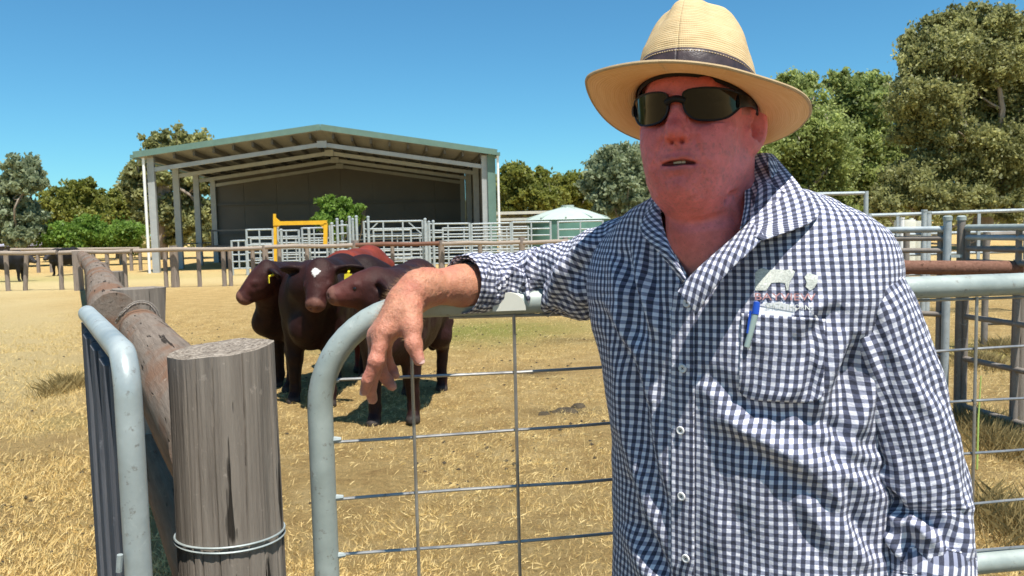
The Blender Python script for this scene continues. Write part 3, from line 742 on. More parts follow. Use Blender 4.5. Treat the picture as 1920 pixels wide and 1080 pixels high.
for i in range(len(joins) - 1):
    y0, y1 = [478 - .0215 * j for j in (joins[i], joins[i + 1])]
    a, b = P(joins[i], y0 - 3, FY), P(joins[i + 1], y1 - 3, FY); a[1] = b[1] = FY - .06; b[2] = a[2] = (a[2] + b[2]) / 2 + .02 * math.sin(i * 5)
    d = nrm(b - a) * .04
    c = link('rail', bpy.data.meshes.new('x'), None) if False else MB().tube([a + d, a * .66 + b * .34 + [0, 0, .015], a * .33 + b * .67 - [0, 0, .01], b - d], [.06, .066, .06, .064], 10).build('rail', WOODFX if i != 4 else WOODR, bf)
# second, more distant rails (thin line seen left under the shrubs)
b2 = empty('timber_fence', (P(150, 470, 34)[0], 34, 0), 0, 'thin distant paddock fence seen left beyond the long timber fence', 'fence')
for i, px in enumerate([70, 95, 175, 200, 245, 262]):
    c = P(px, 470, 34); rough_post('post', (c[0], 34, 0), 1.0, .08, WOODF, b2, 8, 50 + i)
a, b = P(20, 468, 33.9), P(262, 466, 33.9); MB().tube([a, b], .06, 8).build('rail', WOODFX, b2)

# ------------------------------------------------------------ side fence of heavy logs running away on the left
P1 = np.array([P(416, 700, 1.30)[0], 1.30, 0]); dirf = np.array([-.484, .875, 0]); sdf = np.array([.875, .484, 0])
def along(Y, off=0): 
    x = -2.115 - .5535 * (Y - 4.35); return np.array([x, Y, 0]) + sdf * off
lf = empty('log_fence', along(4.35), 0, 'heavy round log fence running away at left from the big front post', 'fence')
def log(name, a, b, ra, rb, mat, parent, seed=0, n=22, m=26, crack=.5):
    """log with check cracks cut into it; built along local Y so that the grain follows it"""
    r = np.random.RandomState(seed); a = np.asarray(a, float); b = np.asarray(b, float); L = np.linalg.norm(b - a)
    y = np.linspace(0, L, m)[:, None]; an = np.linspace(0, 2 * math.pi, n, endpoint=False)[None]
    R_ = ra + (rb - ra) * y / L; R_ = R_ * (1 + .03 * fbm(np.cos(an) * 1.2 + seed, np.sin(an) * 1.2, y * 1.5 + 0 * an))
    V = np.stack([R_ * np.cos(an), y + 0 * an, R_ * np.sin(an)], -1).reshape(-1, 3)
    F = gridfaces(m, n, True)[:, ::-1].tolist() + [tuple(range(n)), tuple(range((m - 1) * n, m * n))[::-1]]
    o = mesh(name, V, F, mat=mat, parent=parent, world=False); o.data.set_sharp_from_angle(angle=rad(50))
    q = Vector(b - a).to_track_quat('Y', 'Z'); o.rotation_euler = q.to_euler()
    loc = Vector(a); p_ = parent
    while p_ is not None: loc -= p_.location; p_ = p_.parent
    o.location = loc; return o
# posts with flat sawn tops: second post (nearest after the big one), and on
ptop = [(4.35, 540, 258, .135), (8.6, 509, 209, .125), (13.0, 492, 187, .13), (17.5, 484, 168, .13)]
for i, (Yp, py, px, r_) in enumerate(ptop):
    c = P(px, py, Yp); rough_post('post', (c[0], Yp, 0), c[2], r_, WOODP, lf, 22, 70 + i)
cr = P(140, 474, 21.6); rough_post('post', (cr[0], 21.7, 0), cr[2] + .05, .13, WOODF, lf, 12, 77)
# logs; each one lies on the left side of the posts
zz = lambda py, px, Y: P(px, py, Y)[2]
l0a, l0b = P(150 + 112 * 4.2 / 1.78, 450 + 160 * 4.2 / 1.78, 1.78), P(262, 612, 4.30)
log('log', l0a, l0b, .115, .105, WOODL, lf, 1, 40, 60)
log('log', P(214, 592, 4.15), P(183, 508, 8.9), .125, .12, WOODL, lf, 2)
log('log', P(184, 512, 8.5), P(166, 490, 13.2), .12, .12, WOODL, lf, 3)
log('log', P(165, 492, 12.8), P(153, 478, 21.5), .13, .12, WOODL, lf, 4)
for a_, b_, k in ((1.5, 4.3, 0), (4.4, 8.6, 1), (8.7, 13, 2), (13.1, 21.5, 3)):
    A, B = along(a_, -.13), along(b_, -.13)
    if k == 0: A = l0a + [0.0, 0.1, 0]; B = l0b + [0, 0, 0]; A = A * [1, 1, 0]; B = B * [1, 1, 0]
    for z in (.28, .68): log('lower_log', A + [0, 0, z + .02], B + [0, 0, z], .085, .08, WOODB, lf, 10 + k * 3 + int(z * 10), 14, 14)
# chain round the second post and log
ch = empty('chain', P(262, 585, 4.2), 0, 'short rusty chain looped over the log at the second fence post', 'chain')
pts = catmull([P(218, 604, 4.08), P(228, 590, 4.05), P(245, 573, 4.07), P(262, 567, 4.10), P(280, 570, 4.12), P(292, 582, 4.12), P(300, 600, 4.12)], 27)
for i in range(26):
    a, b = pts[i], pts[i + 1]; c = (a + b) / 2; x = nrm(b - a); y = nrm(np.cross(x, [0, 0, 1])); z = np.cross(x, y); s = y if i % 2 else z
    ring = [c + x * .016 * math.cos(t) + s * .009 * math.sin(t) for t in np.linspace(0, 2 * math.pi, 9)]
    MB().tube(ring, .0035, 5, False).build('link', OLDST, ch)

# big front post: modelled checks (splits) and uneven sawn top
def big_post():
    c = P(416, 665, 1.30); h = P(416, 666, 1.22)[2]; r0 = .0845; n, m_ = 360, 90
    an = np.linspace(0, 2 * math.pi, n, endpoint=False); z = np.linspace(0, 1, m_) ** .8
    A, Zg = np.meshgrid(an, z); Zw = Zg * h; R_ = r0 * (1.07 - .07 * Zg) + 0 * A
    rr = np.random.RandomState(3)
    R_ += .0022 * fbm(np.cos(A) * 3, np.sin(A) * 3, Zw * 2) + .0006 * fbm(np.cos(A) * 30, np.sin(A) * 30, Zw * 3)
    for k in range(26):
        a0 = rr.uniform(0, 2 * math.pi); dpt = rr.uniform(.002, .007) * (1.6 if k % 4 == 0 else 1); wd = rr.uniform(.008, .020); z0 = rr.uniform(-.3, h * .9); z1 = z0 + rr.uniform(.25, 1.2)
        if k % 3 == 0: z1 = h + 1
        ac = a0 + .05 * fbm(Zw * 2 + k, Zw * 0, Zw * 0 + k) + .03 * (Zw - h)
        d = (A - ac + math.pi) % (2 * math.pi) - math.pi
        R_ -= dpt * np.exp(-(d / wd) ** 2) * (1 / (1 + np.exp(-(Zw - z0) * 30))) * (1 / (1 + np.exp((Zw - z1) * 30)))
    Zw = Zw + (Zg > .999) * (.0015 * fbm(np.cos(A) * 2, np.sin(A) * 2, A * 0) + .006 * np.cos(A - .6))
    V = np.stack([R_ * np.cos(A), R_ * np.sin(A), Zw], -1)
    rings = [V.reshape(-1, 3)]; top = V[-1]; F = gridfaces(m_, n, True).tolist()
    k0 = m_ * n; ns = 16
    for j in range(1, ns):
        f = 1 - j / ns; q = top * [f, f, 1]; ag = an
        q[:, 2] = np.mean(top[:, 2]) * (1 - f) + top[:, 2] * f + .0008 * np.sin(f * 60) * (f < .97) + .0012 * noise3(q[:, 0] * 60, q[:, 1] * 60, q[:, 0] * 0) + (.001 if j > 0 else 0)
        rings.append(q)
    F += gridfaces(ns + 1, n, True)[:0].tolist()
    gf = gridfaces(ns, n, True) + (m_ - 1) * n; F += gf.tolist()
    F.append(tuple(range((m_ + ns - 2) * n, (m_ + ns - 1) * n)))
    po = empty('gate_post', (c[0], 1.30, 0), 0, 'thick weathered round timber post with deep splits, standing between the two gates', 'post')
    o = mesh('timber_post', np.vstack(rings) + [c[0], 1.30, 0], F, mat=WOODP, parent=po); o.data.set_sharp_from_angle(angle=rad(55)); o.data.materials.append(ENDG)
    nb_ = gridfaces(m_, n, True).shape[0]
    for p_ in o.data.polygons[nb_:]: p_.material_index = 1
    # wire ties round the post
    for zc, ph in ((pz(420, 1035, 1.21), 0), (pz(420, 1043, 1.21), .4)):
        ring = [(c[0] + (r0 * 1.03 + .002) * math.cos(t), 1.30 + (r0 * 1.03 + .002) * math.sin(t), zc + .006 * math.cos(t + 1.9 + ph)) for t in np.linspace(0, 2 * math.pi, 49)]
        MB().tube(ring, .0019, 6, False).build('wire_tie', GALV2, po)
    return po
big_post()

# ------------------------------------------------------------ front gate: pipe frame with welded mesh
GA, GB = P(600, 760, 1.25), P(1840, 535, 1.425)
gd = np.array([GB[0] - GA[0], GB[1] - GA[1], 0]); gd = gd / np.linalg.norm(gd); ZT = GB[2]
def GP(s, z): return np.array([GA[0], GA[1], 0]) + gd * s + [0, 0, z]
print('gate top z', ZT, P(850, 583, 1.285)[2])
PR = .0205; RB = .165
fg = empty('pipe_gate', GP(0, 0), 0, 'galvanised pipe gate with welded mesh and rounded corner that the man leans on', 'gate')
path = [GP(0, .12)] + [GP(0, z) for z in np.linspace(.3, ZT - RB, 8)] + [GP(RB * (1 - math.cos(t)), ZT - RB + RB * math.sin(t)) for t in np.linspace(.15, math.pi / 2 - .02, 12)] + [GP(s, ZT) for s in (RB + .03, .5, .9, 1.4, 2.2, 3.0)]
MB().tube(path, PR, 22).build('frame', GALV, fg)
def gx(px):   # distance along the gate of a photo column
    lo, hi = -.5, 3.5
    for _ in range(40):
        md = (lo + hi) / 2
        if proj(GP(md, ZT - .3))[0] < px: lo = md
        else: hi = md
    return lo
zr = GB[2] - .530
MB().tube([GP(.0, zr), GP(1, zr), GP(3.0, zr)], PR, 16).build('middle_rail', GALV, fg)
MB().tube([GP(.0, .14), GP(3.0, .14)], PR, 12).build('bottom_rail', GALV, fg)
zl = [ZT - PR - .003] + [P(1840, y, 1.425)[2] for y in (654, 752, 848, 944)] + [zr + PR + .003]
z_ = zr - .10
while z_ > .2: zl.append(z_); z_ -= .096
for i, z in enumerate(zl):
    s0 = 0.02 if i else RB + .05
    rr_ = [GP(s, z + .0015 * math.sin(s * 9 + i * 2) + (-.003 if i in (2, 3) and s < .5 else 0)) for s in np.linspace(s0, 3.0, 30)]
    MB().tube(rr_, .0027, 7, False).build('wire', WIRE, fg)
for px in (780, 970, 1153, 1318, 1482, 1650, 1822, 1990, 2150, 2310):
    s = gx(px); MB().tube([GP(s, ZT - PR) - [0, .0052, 0], GP(s + .001, .8) - [0, .0052, 0], GP(s, .14) - [0, .0052, 0]], .0029, 7, False).build('wire', WIRE, fg)
for z in zl[1:5] + zl[6:8]:   # weld blobs on the upright
    o = MB(); q = GP(.016, z); o.tube([q - gd * .012, q + gd * .0, q + gd * .016], [.0075, .0065, .0035], 8).build('weld', GALV2, fg)
# round topped latch lug on the top rail under the sleeve
s = gx(962); o = MB(); arc = [GP(s + .028 * math.cos(t), ZT - .012 + .030 * math.sin(t)) for t in np.linspace(0, math.pi, 14)]
V = [q - [0, PR + .004, 0] for q in arc] + [q + [0, PR, 0] for q in arc]; o.add(V, [(i, i + 1, 14 + i + 1, 14 + i) for i in range(13)] + [tuple(range(14))[::-1], tuple(range(14, 28))]); o.build('latch_lug', CREAMW, fg, False)
# hinge post at the far end (outside the frame)
hp = empty('gate_post', GP(3.12, 0), 0, 'hinge post of the front gate beyond the right edge of the picture', 'post')
rough_post('timber_post', GP(3.12, 0), 1.4, .08, WOODP, hp, 20, 5)

# ------------------------------------------------------------ second gate at the far left: bent pipe clad with grey boards
A2 = P(238, 700, 1.02); B2 = P(163, 578, 1.62); z2 = P(238, 668, 1.02)[2]; B2[2] = z2
g2d = np.array([B2[0] - A2[0], B2[1] - A2[1], 0]); L2 = np.linalg.norm(g2d); g2d /= L2
def HP(s, z): return np.array([A2[0], A2[1], 0]) + g2d * s + [0, 0, z]
sg = empty('boarded_gate', HP(0, 0), 0, 'open gate with bent pale pipe and dark grey upright boards, left of the big post', 'gate')
rb = .055
pth = [HP(.012, .1), HP(.008, .6), HP(.002, z2 - .2)] + [HP(rb * (1 - math.cos(t)), z2 - rb + rb * math.sin(t)) for t in np.linspace(0, math.pi / 2, 9)] + [HP(s, z2) for s in np.linspace(.12, L2, 6)]
MB().tube(pth, .0172, 22).build('frame', GALV2, sg)
MB().beam(HP(L2 + .012, .1), HP(L2 + .012, z2 - .02), .022, .03, g2d).build('end_upright', WOODD, sg, False)
g2n = np.array([g2d[1], -g2d[0], 0]) * -1
nbd = 7
for k in range(nbd):
    s0 = .045 + k * (L2 - .06) / nbd; s1 = s0 + (L2 - .06) / nbd - .004; zt_ = z2 - .028
    off = -g2n * 0 + np.array([-.0, 0, 0])
    MB().box((HP((s0 + s1) / 2, (zt_ + .1) / 2)) + g2n * (.006 * (k % 2)), (s1 - s0, .022, zt_ - .1), np.array([g2d, np.cross([0, 0, 1], g2d), [0, 0, 1]]).T, .003).build('board', WOODD, sg, False)
# hinge bolt
MB().tube([P(225, 1040, 1.0), P(223, 1072, 1.0)], .004, 8).build('hinge_pin', GALV2, sg)

# ------------------------------------------------------------ cattle yards behind (portable steel panels)
grp = 'portable steel cattle panels in front of the shed'
def panel(pxa, pxb, ya, yb, Y, nr, label, mat=YARD, r_=.032, zb=.25, Yb=None, gus=0, mids=1, group=grp, rn=8, thick=1.25):
    Yb = Yb or Y; a = P(pxa, ya, Y); b = P(pxb, yb, Yb); ta, tb = a[2], b[2]
    t = empty('steel_fence', (a[0], a[1], 0), 0, label, 'fence', group)
    A = np.array([a[0], a[1], 0]); B = np.array([b[0], b[1], 0]); d = nrm(B - A)
    for Q, z in ((A, ta), (B, tb)): MB().tube([Q, Q + [0, 0, z + .03]], r_ * thick, 10).build('upright', mat, t)
    for m_ in range(mids):
        f = (m_ + 1) / (mids + 1); Q = A + (B - A) * f - [0, r_ * 1.2, 0]; MB().beam(Q + [0, 0, zb], Q + [0, 0, ta + (tb - ta) * f - r_], .02, r_ * 1.6, d).build('brace', mat, t, False)
    for i in range(nr):
        f = i / (nr - 1); za, zb_ = zb + (ta - zb) * f, zb + (tb - zb) * f
        MB().tube([A + d * r_ + [0, 0, za], B - d * r_ + [0, 0, zb_]], r_ * (1 if i == nr - 1 else .85), rn).build('rail', mat, t)
    if gus: 
        MB().beam(A + [0, 0, ta - .5], A + d * .5 + [0, 0, ta - .04], .03, .04).build('gusset', mat, t, False)
        MB().beam(B + [0, 0, tb - .5], B - d * .5 + [0, 0, tb - .04], .03, .04).build('gusset', mat, t, False)
    return t
panel(434, 461, 452, 451, 28, 5, 'short low steel panel at the left end of the yards, beside the dark gap')
panel(462, 511, 431, 430, 28, 6, 'steel panel just left of the yellow crush head')
panel(514, 560, 433, 432, 28.5, 7, 'steel panel under the left half of the yellow bar')
panel(566, 612, 428, 427, 29, 7, 'steel panel under the right half of the yellow bar')
panel(618, 652, 424, 422, 28, 6, 'narrow steel panel between the yellow bar and the tall upright cluster', mids=0)
panel(682, 792, 416, 414, 28, 7, 'taller braced steel panel right of the little green tree', gus=1, mids=2)
panel(700, 770, 432, 431, 31.5, 6, 'steel panel seen through the tall braced one')
panel(800, 880, 420, 419, 28.5, 7, 'steel panel right of the double uprights, left one of the long run')
panel(884, 957, 420, 418, 28.5, 7, 'steel panel in the middle of the long run toward the water tank')
panel(960, 1032, 417, 416, 28.5, 7, 'steel panel of the long run directly in front of the water tank')
panel(1046, 1130, 416, 414, 29, 6, 'steel panel above the arm, right of the gap in the run')
panel(830, 990, 428, 425, 33, 6, 'rear steel panel behind the long run', mids=3)
panel(470, 640, 448, 446, 33, 6, 'rear steel panel low behind the crush', mids=3)
panel(660, 830, 440, 436, 34, 6, 'rear steel panel behind the tall braced one', mids=3)
for i, (px, py, Y) in enumerate([(622, 420, 27.6), (632, 412, 27.9), (641, 416, 28.2), (655, 408, 27.8), (661, 412, 28.1), (668, 407, 27.7), (690, 408, 27.9), (797, 412, 27.8), (804, 417, 28.0), (812, 416, 28.2), (579, 430, 27.8), (520, 428, 27.7), (527, 432, 28.0)]):
    c = P(px, py, Y); t = empty('yard_post', (c[0], Y, 0), 0, ['first', 'second', 'third', 'fourth', 'fifth', 'sixth', 'seventh', 'eighth', 'ninth', 'tenth', 'eleventh', 'twelfth', 'thirteenth'][[2, 3, 4, 5, 6, 7, 8, 9, 10, 11, 12, 0, 1].index(i) if i in (2, 3, 4, 5, 6, 7, 8, 9, 10, 11, 12, 0, 1) else i] + ' steel slide gate post of the yard race', 'post', 'steel posts of the yard race')
    o = t; k = sorted([622, 632, 641, 655, 661, 668, 690, 797, 804, 812, 579, 520, 527]).index(px)
    t['label'] = '%s upright of the race counted from the left, with a rounded cap' % ['first', 'second', 'third', 'fourth', 'fifth', 'sixth', 'seventh', 'eighth', 'ninth', 'tenth', 'eleventh', 'twelfth', 'thirteenth'][k]
    MB().tube([(c[0], Y, 0), (c[0], Y, c[2])], .05, 10).build('pipe', YARD, t)
    MB().tube([(c[0], Y, c[2]), (c[0], Y, c[2] + .04), (c[0], Y, c[2] + .06)], [.06, .055, .02], 10).build('cap', YARD, t)
# yellow crush head
ye = empty('cattle_crush', P(560, 500, 27.4) * [1, 1, 0], 0, 'yellow painted cattle crush frame standing above the grey yard panels', 'cattle crush')
Yc = 27.3
def yb(n, a, b, w_=.09, h_=.11): MB().beam(P(*a, Yc), P(*b, Yc), w_, h_).build(n, YELLOW, ye, False)
yb('top_beam', (514, 419), (613, 417), .1, .14); yb('upright', (611, 419), (610, 458), .1, .13); yb('upright', (516, 426), (517, 500), .08, .1)
yb('brace', (600, 419), (611, 430), .06, .07); yb('mast', (515, 424), (515, 401), .07, .09)
a, b, c = P(513, 405, Yc), P(529, 419, Yc), P(513, 431, Yc)
MB().add([a, b, c, a + [0, .08, 0], b + [0, .08, 0], c + [0, .08, 0]], [(0, 1, 2), (5, 4, 3), (0, 3, 4, 1), (1, 4, 5, 2), (2, 5, 3, 0)]).build('side_plate', YELLOW, ye, False)
# dark machinery in the shed shadow
mc = empty('farm_trailer', S(2.6, 4, 0) * [1, 1, 0], 0, 'dark low trailer parked in the shade inside the left part of the shed', 'trailer')
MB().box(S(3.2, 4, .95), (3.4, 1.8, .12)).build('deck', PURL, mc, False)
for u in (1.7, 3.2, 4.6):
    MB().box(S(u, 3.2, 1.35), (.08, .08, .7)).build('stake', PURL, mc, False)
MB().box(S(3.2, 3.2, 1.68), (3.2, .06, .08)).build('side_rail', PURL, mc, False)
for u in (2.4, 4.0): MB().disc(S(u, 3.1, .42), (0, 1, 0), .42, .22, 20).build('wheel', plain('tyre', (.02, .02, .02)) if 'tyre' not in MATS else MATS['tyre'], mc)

# ------------------------------------------------------------ near steel yards on the right
ng = 'near steel yard panels on the right'
pa = P(1777, 405, 5.4); pb = P(1803, 405, 5.45)
for i, (q, nm) in enumerate(((pa, 'left'), (pb, 'right'))):
    t = empty('yard_post', (q[0], q[1], 0), 0, 'round capped steel post beyond the gate, %s one of the pair' % nm, 'post', 'pair of capped steel yard posts')
    MB().tube([(q[0], q[1], 0), (q[0], q[1], q[2] - .02)], .027, 14).build('pipe', YARD if i == 0 else OLDST, t)
    MB().tube([(q[0], q[1], q[2] - .03), (q[0], q[1], q[2] - .005), (q[0], q[1], q[2] + .004)], [.031, .031, .018], 14).build('cap', GALV, t)
    MB().box((q[0] + (.03 if i == 0 else -.03), q[1] - .02, q[2] - .28), (.04, .03, .02)).build('hinge', GALV2, t, False)
def near_panel(a, Ya, b, Yb, rows, label, mat, n_up=(0, 1), r_=.019, mats=None):
    A, B = P(a, 500, Ya), P(b, 500, Yb)
    t = empty('steel_fence', (A[0], A[1], 0), 0, label, 'fence', ng)
    for i, z in enumerate(rows):
        MB().tube([(A[0], A[1], z), (B[0], B[1], z)], r_ * (1.25 if i == 0 else 1), 10).build('rail', (mats or [mat] * 20)[i], t)
    for f in n_up:
        q = A + (B - A) * f; MB().tube([(q[0], q[1] + .02, 0.02), (q[0], q[1] + .02, rows[0] - .004)], .02, 10).build('upright', mat, t)
    return t
zr_ = lambda px, py, Y: P(px, py, Y)[2]
near_panel(1812, 5.42, 2020, 4.55, [zr_(1820, 427, 5.4), zr_(1820, 445, 5.4), zr_(1820, 466, 5.4), zr_(1820, 490, 5.4), zr_(1812, 535, 5.4), zr_(1808, 594, 5.4), zr_(1808, 673, 5.4), zr_(1829, 762, 5.4)],
           'brown steel panel beyond the gate at the right edge, running toward the camera', OLDST, (0.02, .53, 1), mats=[GALV, YARD] + [OLDST] * 8)
near_panel(1500, 6.0, 1768, 5.42, [zr_(1768, 430, 5.4), zr_(1768, 447, 5.4), zr_(1768, 470, 5.4), zr_(1768, 500, 5.4), zr_(1768, 540, 5.4), zr_(1768, 590, 5.4), zr_(1768, 668, 5.4), zr_(1768, 755, 5.4)],
           'steel panel beyond the gate half hidden behind the shirt sleeve', OLDST, (0, .5, .99), mats=[YARD] + [OLDST] * 8)
# poles in front of them
t = empty('pole_rail', P(1700, 500, 4.9) * [1, 1, 0], 0, 'red brown timber pole lying level above the gate at the right edge', 'rail')
log('pole', P(1560, 500, 5.05), P(1912, 503, 5.0), .044, .048, WOODR, t, 21, 20, 30)
MB().tube([P(1917, 470, 5.04) * [1, 1, 0], P(1917, 487, 5.04)], .05, 14).build('support', WOODP, t)
MB().tube([P(1565, 470, 5.1) * [1, 1, 0], P(1565, 494, 5.1)], .05, 14).build('support', WOODP, t)
# back right yards
def far_panel(a, b, ya, yb, Y, rows, label, mat=YARD, Yb=None): return panel(a, b, ya, yb, Y, rows, label, mat, .028, .3, Yb, 0, 1, 'far steel yard panels under the right trees', 8)
far_panel(1440, 1624, 366, 362, 12, 2, 'tall steel gate frame above the right shoulder of the man')
far_panel(1630, 1733, 404, 401, 12, 5, 'far yard panel right of the tall gate frame')
far_panel(1742, 1925, 400, 394, 12, 5, 'far yard panel under the tallest gum at the right edge')
far_panel(1400, 1700, 436, 433, 9, 4, 'middle distance yard panel behind the shoulder', OLDST)
far_panel(1850, 2050, 440, 434, 8.5, 4, 'middle distance yard panel crossing the right edge', OLDST)
for i, px in enumerate((1733, 1740)):
    c = P(px, 396 + i * 3, 11.9); t = empty('yard_post', (c[0], 11.9, 0), 0, 'steel post between the two far panels under the gum, %s one' % ('left', 'right')[i], 'post', 'far pair of steel posts')
    MB().tube([(c[0], 11.9, 0), (c[0], 11.9, c[2])], .04, 10).build('pipe', YARD, t); MB().disc((c[0], 11.9, c[2] + .01), (0, 0, 1), .045, .03, 10).build('cap', YARD, t)
c = P(1691, 410, 11.5); t = empty('white_post', (c[0], 11.5, 0), 0, 'short white marker post behind the far yard rails', 'post')
MB().tube([(c[0], 11.5, 0), (c[0], 11.5, c[2])], .035, 10).build('pipe', WHITEP, t); MB().disc((c[0], 11.5, c[2] + .008), (0, 0, 1), .04, .02, 10).build('cap', WHITEP, t)
c = G(1832, 880); t = setp(MB().tube([c, c + [0, 0, .30], c + [.01, 0, .55]], [.005, .005, .003], 6).build('marker_stick', plain('lime_stick', (.45, .60, .15))), 'thin lime green stick standing just beyond the gate wires at right', 'stick')
# dung pats
for i, (px, py, s) in enumerate([(1060, 770, .11), (1020, 776, .06), (1085, 762, .07), (990, 700, .08), (1872, 640, .08), (700, 655, .1)]):
    c = G(px, py); V = [(0, 0, .03)]; n = 14; rr = np.random.RandomState(i)
    for k in range(n): a = 2 * math.pi * k / n; q = s * rr.uniform(.7, 1.15); V.append((q * math.cos(a), q * .8 * math.sin(a), .0))
    for k in range(n): a = 2 * math.pi * k / n; q = s * .6; V.append((q * math.cos(a), q * .8 * math.sin(a), .026))
    F = [(1 + k, 1 + (k + 1) % n, n + 1 + (k + 1) % n, n + 1 + k) for k in range(n)] + [(0, n + 1 + k, n + 1 + (k + 1) % n) for k in range(n)]
    cz = float(gz(c[0], c[1])) - .004
    setp(mesh('dung_pat', np.array(V) + [c[0], c[1], cz], F, mat=DUNG), ['dark dung pat on the straw midway between cattle and shirt', 'small dung pat left of the biggest one', 'small dung pat right of the biggest one', 'dung pat farther back behind the gate mesh', 'dung pat beyond the gate at the right edge', 'dung pat in the shade under the cattle'][i], 'dung', 'dung pats in the paddock')
# ------------------------------------------------------------ cattle
def cow(label, pos, head_to, nose_dir, heading, base_col, scale=1.0, blaze=False, tags=(1,), h=.011, ears=.0, group='red brown young cattle in the paddock', legs=None, muzzle=(.16, .07, .05)):
    """body built in its own frame: x forward, z up. head_to = poll position, nose_dir = direction poll to muzzle (own frame)."""
    v = Vol((-1.15, -.75, -.02), (1.45, .75, 1.6), h)
    R2 = lambda *a: a
    v.ell((0, 0, .80), (.66, .29, .34), k=.08)
    v.ell((.40, 0, .82), (.31, .225, .35), k=.09)
    v.ell((-.52, 0, .90), (.36, .26, .29), k=.10)
    v.chain([(.45, 0, 1.07), (0, 0, 1.05), (-.5, 0, 1.08), (-.72, 0, 1.02)], [.13, .15, .14, .12], k=.09)
    for s in (-1, 1):
        v.ell((.40, s * .15, .84), (.17, .11, .28), k=.07)
        v.ell((-.60, s * .15, .74), (.21, .11, .30), k=.07)
        v.ell((-.55, s * .2, 1.02), (.09, .06, .06), k=.06)
    ch, sh = math.cos(heading), math.sin(heading); w2l = lambda q_: np.array([q_[0] * ch + q_[1] * sh, -q_[0] * sh + q_[1] * ch, q_[2]])
    hp = w2l(np.array(head_to, float) - [pos[0], pos[1], 0]) / scale; nd = nrm(w2l(nose_dir)); L = .33; mz = hp + nd * L
    v.chain([(.42, 0, .92), (hp * .45 + np.array([.55, 0, .95]) * .55), hp - nd * .0 + [0, 0, -.02]], [.26, .185, .115], k=.08)
    v.chain([(.55, 0, .62), (.66, 0, .66), hp * .6 + np.array([.66, 0, .66]) * .4 - [0, 0, .06]], [.13, .10, .07], k=.08)     # dewlap
    upv = np.array([0, 0, 1.]); sd = nrm(np.cross(upv, nd)) if abs(nd[2]) < .97 else np.array([0, 1., 0]); top = np.cross(nd, sd)
    Rh = np.array([nd, sd, top])
    v.ell(hp + nd * .04, (.13, .120, .105), Rh, k=.04)
    v.ell(hp + nd * .13 - top * .030, (.17, .100, .115), Rh, k=.04)
    v.cone(hp + nd * .10, mz - nd * .05, .098, .068, k=.04)
    v.ell(mz - nd * .030 - top * .012, (.060, .080, .070), Rh, k=.025)
    v.cone(hp + nd * .14 - top * .075, mz - nd * .06 - top * .045, .05, .034, k=.03)
    v.ell(hp - nd * .035 + top * .055, (.05, .065, .05), Rh, k=.04)
    for s in (-1, 1):
        v.ell(hp + nd * .145 + sd * s * .088 + top * .032, (.032, .022, .026), Rh, k=.02)          # brow over the eye
        v.ell(mz + nd * .022 + sd * s * .028 + top * .008, (.02, .014, .013), Rh, k=.008, op='s')   # nostrils
        e0 = hp - nd * .02 + sd * s * .10; ed = nrm(sd * s * 1 - nd * .12 + np.array([0, 0, -.18 + ears])); el = .235
        Re = np.array([ed, nrm(np.cross(top, ed)), nrm(np.cross(ed, np.cross(top, ed)))])
        v.cone(e0 - ed * .03, e0 + ed * .05, .035, .028, k=.03)
        v.ell(e0 + ed * .125, (.125, .026, .058), Re, k=.02)
        fx = nrm(np.cross(ed, Re[2])); 
        v.ell(e0 + ed * .125 + nd * .03, (.085, .02, .034), Re, k=.012, op='s')
    v.cone(mz + nd * .0 - top * .035 - sd * .05, mz - top * .035 + sd * .05, .006, .006, k=.01, op='s')
    lg = legs or [(0, 0), (0, 0), (0, 0), (0, 0)]
    for i, s in enumerate((-1, 1)):
        dx, dy = lg[i]
        x0 = .44
        v.chain([(x0, s * .15, .68), (x0 + .02 + dx * .5, s * .145 + dy * .5, .40), (x0 + .01 + dx * .9, s * .14 + dy * .9, .13), (x0 + .03 + dx, s * .14 + dy, .05)], [.115, .066, .043, .047], k=.035)
        v.ell((x0 + .02 + dx * .5, s * .145 + dy * .5, .40), (.052, .05, .06), k=.02)
        v.cone((x0 + .04 + dx, s * .14 + dy, .055), (x0 + .055 + dx, s * .14 + dy, .022), .052, .060, k=.012)
        dx, dy = lg[2 + i]
        v.chain([(-.60, s * .15, .66), (-.52 + dx * .2, s * .17, .56), (-.74 + dx * .6, s * .15 + dy * .6, .42), (-.68 + dx * .9, s * .14 + dy, .13), (-.66 + dx, s * .14 + dy, .05)], [.15, .115, .058, .043, .047], k=.04)
        v.cone((-.65 + dx, s * .14 + dy, .055), (-.635 + dx, s * .14 + dy, .022), .052, .060, k=.012)
    v.chain([(-.86, 0, 1.06), (-.95, 0, .95), (-.96, .02, .6), (-.94, .03, .4)], [.045, .03, .018, .045], k=.03)
    V, Q = v.net(1)
    V = V.copy()
    n_ = .006 * fbm(V[:, 0] * 9, V[:, 1] * 9, V[:, 2] * 9); V[:, 0] += n_; V[:, 1] += n_
    V[:, 2] = np.maximum(V[:, 2], .0)
    q = V - hp; a = q @ nd; b_ = q @ sd; c_ = q @ top
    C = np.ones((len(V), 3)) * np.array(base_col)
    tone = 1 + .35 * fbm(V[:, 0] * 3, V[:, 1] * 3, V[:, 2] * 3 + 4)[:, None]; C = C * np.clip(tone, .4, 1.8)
    hw = np.exp(-((a - .2) / .22) ** 2 - (b_ / .2) ** 2 - (c_ / .2) ** 2)[:, None]; C = C * (1 + 3.2 * hw)  # sunlit head painted into the coat colour, lighter than the shade-dark chest
    mzm = np.clip((a - .30 + .3 * np.abs(c_ + .0)) / .02, 0, 1)[:, None] * (a > .25)[:, None] * (np.abs(b_) < .12)[:, None] * (np.abs(c_) < .12)[:, None]
    C = C * (1 - mzm) + np.array(muzzle) * mzm
